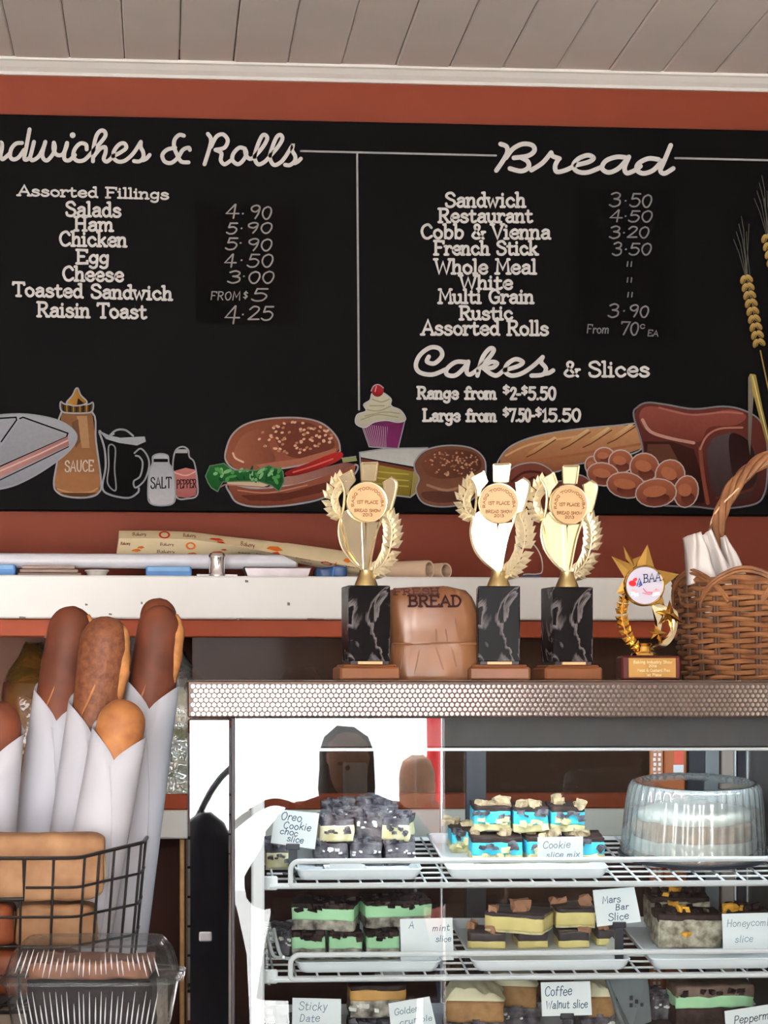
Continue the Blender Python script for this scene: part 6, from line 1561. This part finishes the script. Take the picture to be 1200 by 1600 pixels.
    m = M(); m.lathe([(.03 * h, .128 * h), (.07 * h, .10 * h), (.088 * h, .05 * h), (.09 * h, 0), (.092 * h, -.07 * h), (.085 * h, -.16 * h), (.06 * h, -.20 * h)], 24, Matrix.Translation((0, .022 * h, hz)) @ Matrix.Scale(1.05, 4, (0, 1, 0)), cap=True).jit(.008, 20, 4)
    m.v = [(x, max(y, -.066 * h) if z < hz + .075 * h else y, z) for x, y, z in m.v]
    obj('hair', m, hair_m, t, 'all')
    # loose jacket and trousers over the body
    def shell_ring(cx, cy, z, rx, ry, n=24): return [Vector((cx + rx * h * math.cos(2 * PI * q / n), cy + ry * h * math.sin(2 * PI * q / n), z * h)) for q in range(n)]
    m = M().loft([shell_ring(0, 0, z, rx * wide, ry) for z, rx, ry in ((.70, .235, .17), (.80, .225, .165), (.98, .20, .15), (1.15, .215, .155), (1.25, .215, .14), (1.32, .16, .11), (1.36, .075, .075))]).jit(.01, 8)
    for s in ('l', 'r'): m.tube(cr([Vector(J[s + 'sh']) * h * .97, Vector(J[s + 'el']) * h, Vector(J[s + 'wr']) * h], 6), [.092 * h] * 3 + [.078 * h] * 3 + [.07 * h] * 4 + [.05 * h] * 3, 12)
    obj('jacket', m, top_m, t, 'all')
    m = M()
    for s in ('l', 'r'): m.tube([Vector(J[s + 'hip']) * h + Vector((0, 0, .06)), Vector(J[s + 'kn']) * h, Vector(J[s + 'an']) * h], [.118 * h, .085 * h, .07 * h], 14)
    obj('trousers', m, bottom_m, t, 'all')
    for s, sg in (('l', 1), ('r', -1)):
        a = Vector(J[s + 'an']) * h; obj('shoe', jbox(.095 * h, .26 * h, .07 * h, 0, 2, .004, 4, 12).xf(Matrix.Translation((a.x, a.y - .055, 0))), dark_rub, t, 'all')
    return t
black_cloth = mat('black cloth', S(24, 24, 30), .85, var=.15, spec=.1)
navy_cloth = mat('navy trousers', S(30, 32, 46), .85, var=.15, spec=.1)
dark_hair = mat('dark brown hair', S(52, 40, 36), .6, var=.25, scale=60)
XP, YPn = .60, -.42
person('dark-haired person in a black jacket holding up a white phone, mirrored in the case glass', (XP, YPn, 0), 1.60, R(180), black_cloth, navy_cloth, dark_hair, 1.25)
t = thing('phone', 'white phone held up by the person in the black jacket', 'phone', (XP - .0, YPn + .33, 1.385))
obj('phone_case', M().bbox(-.038, .038, 0, .009, -.075, .075, .006), white_plastic, t); obj('camera_lens', M().lathe([(.008, 0), (.008, .003), (.001, .003)], 16, Matrix.Translation((-.024, .009, .058)) @ Matrix.Rotation(-PI / 2, 4, 'X')), dark_rub, t)
person('brown-haired passer-by in a red-brown top out on the street', (1.33, -5.2, -.02), 1.66, R(25), mat('red brown top', S(120, 64, 56), .8), navy_cloth, mat('brown hair', S(116, 82, 60), .6, var=.3, scale=50), 1.0, False)
px_ = 1.49
t = thing('street_post', 'red post standing out on the bright street', 'post', (px_, -5.9, -.02))
red_m = mat('red post paint', S(206, 40, 44), .4)
obj('pole', M().tube([(0, 0, 0), (0, 0, 3.2)], .04, 16), red_m, t, True); obj('post_foot', M().lathe([(.14, 0), (.14, .03), (.07, .05)], 20), red_m, t, True)

t = thing('reflection_bag', 'black bag added beside the person in the black jacket to darken the reflection in the steel post', 'bag', (.135, -.42, 0))  # added bag, shaped to give the steel post its dark reflection
obj('bag_body', M().loft([[Vector((w * math.cos(2 * PI * q / 24), .08 * math.sin(2 * PI * q / 24), z)) for q in range(24)] for z, w in ((.40, .08), (.44, .12), (.6, .145), (.85, .135), (1.0, .105), (1.08, .065), (1.11, .02))]).jit(.006, 12), black_cloth, t, 'all')
obj('strap', M().tube(cr([(-.03, 0, 1.08), (.05, .0, 1.22), (.20, .02, 1.335), (.30, .03, 1.32)], 6), .012, 8), black_cloth, t, True)
obj('bag_clasp', M().bbox(-.02, .02, .078, .086, .70, .73, .003), alu, t)
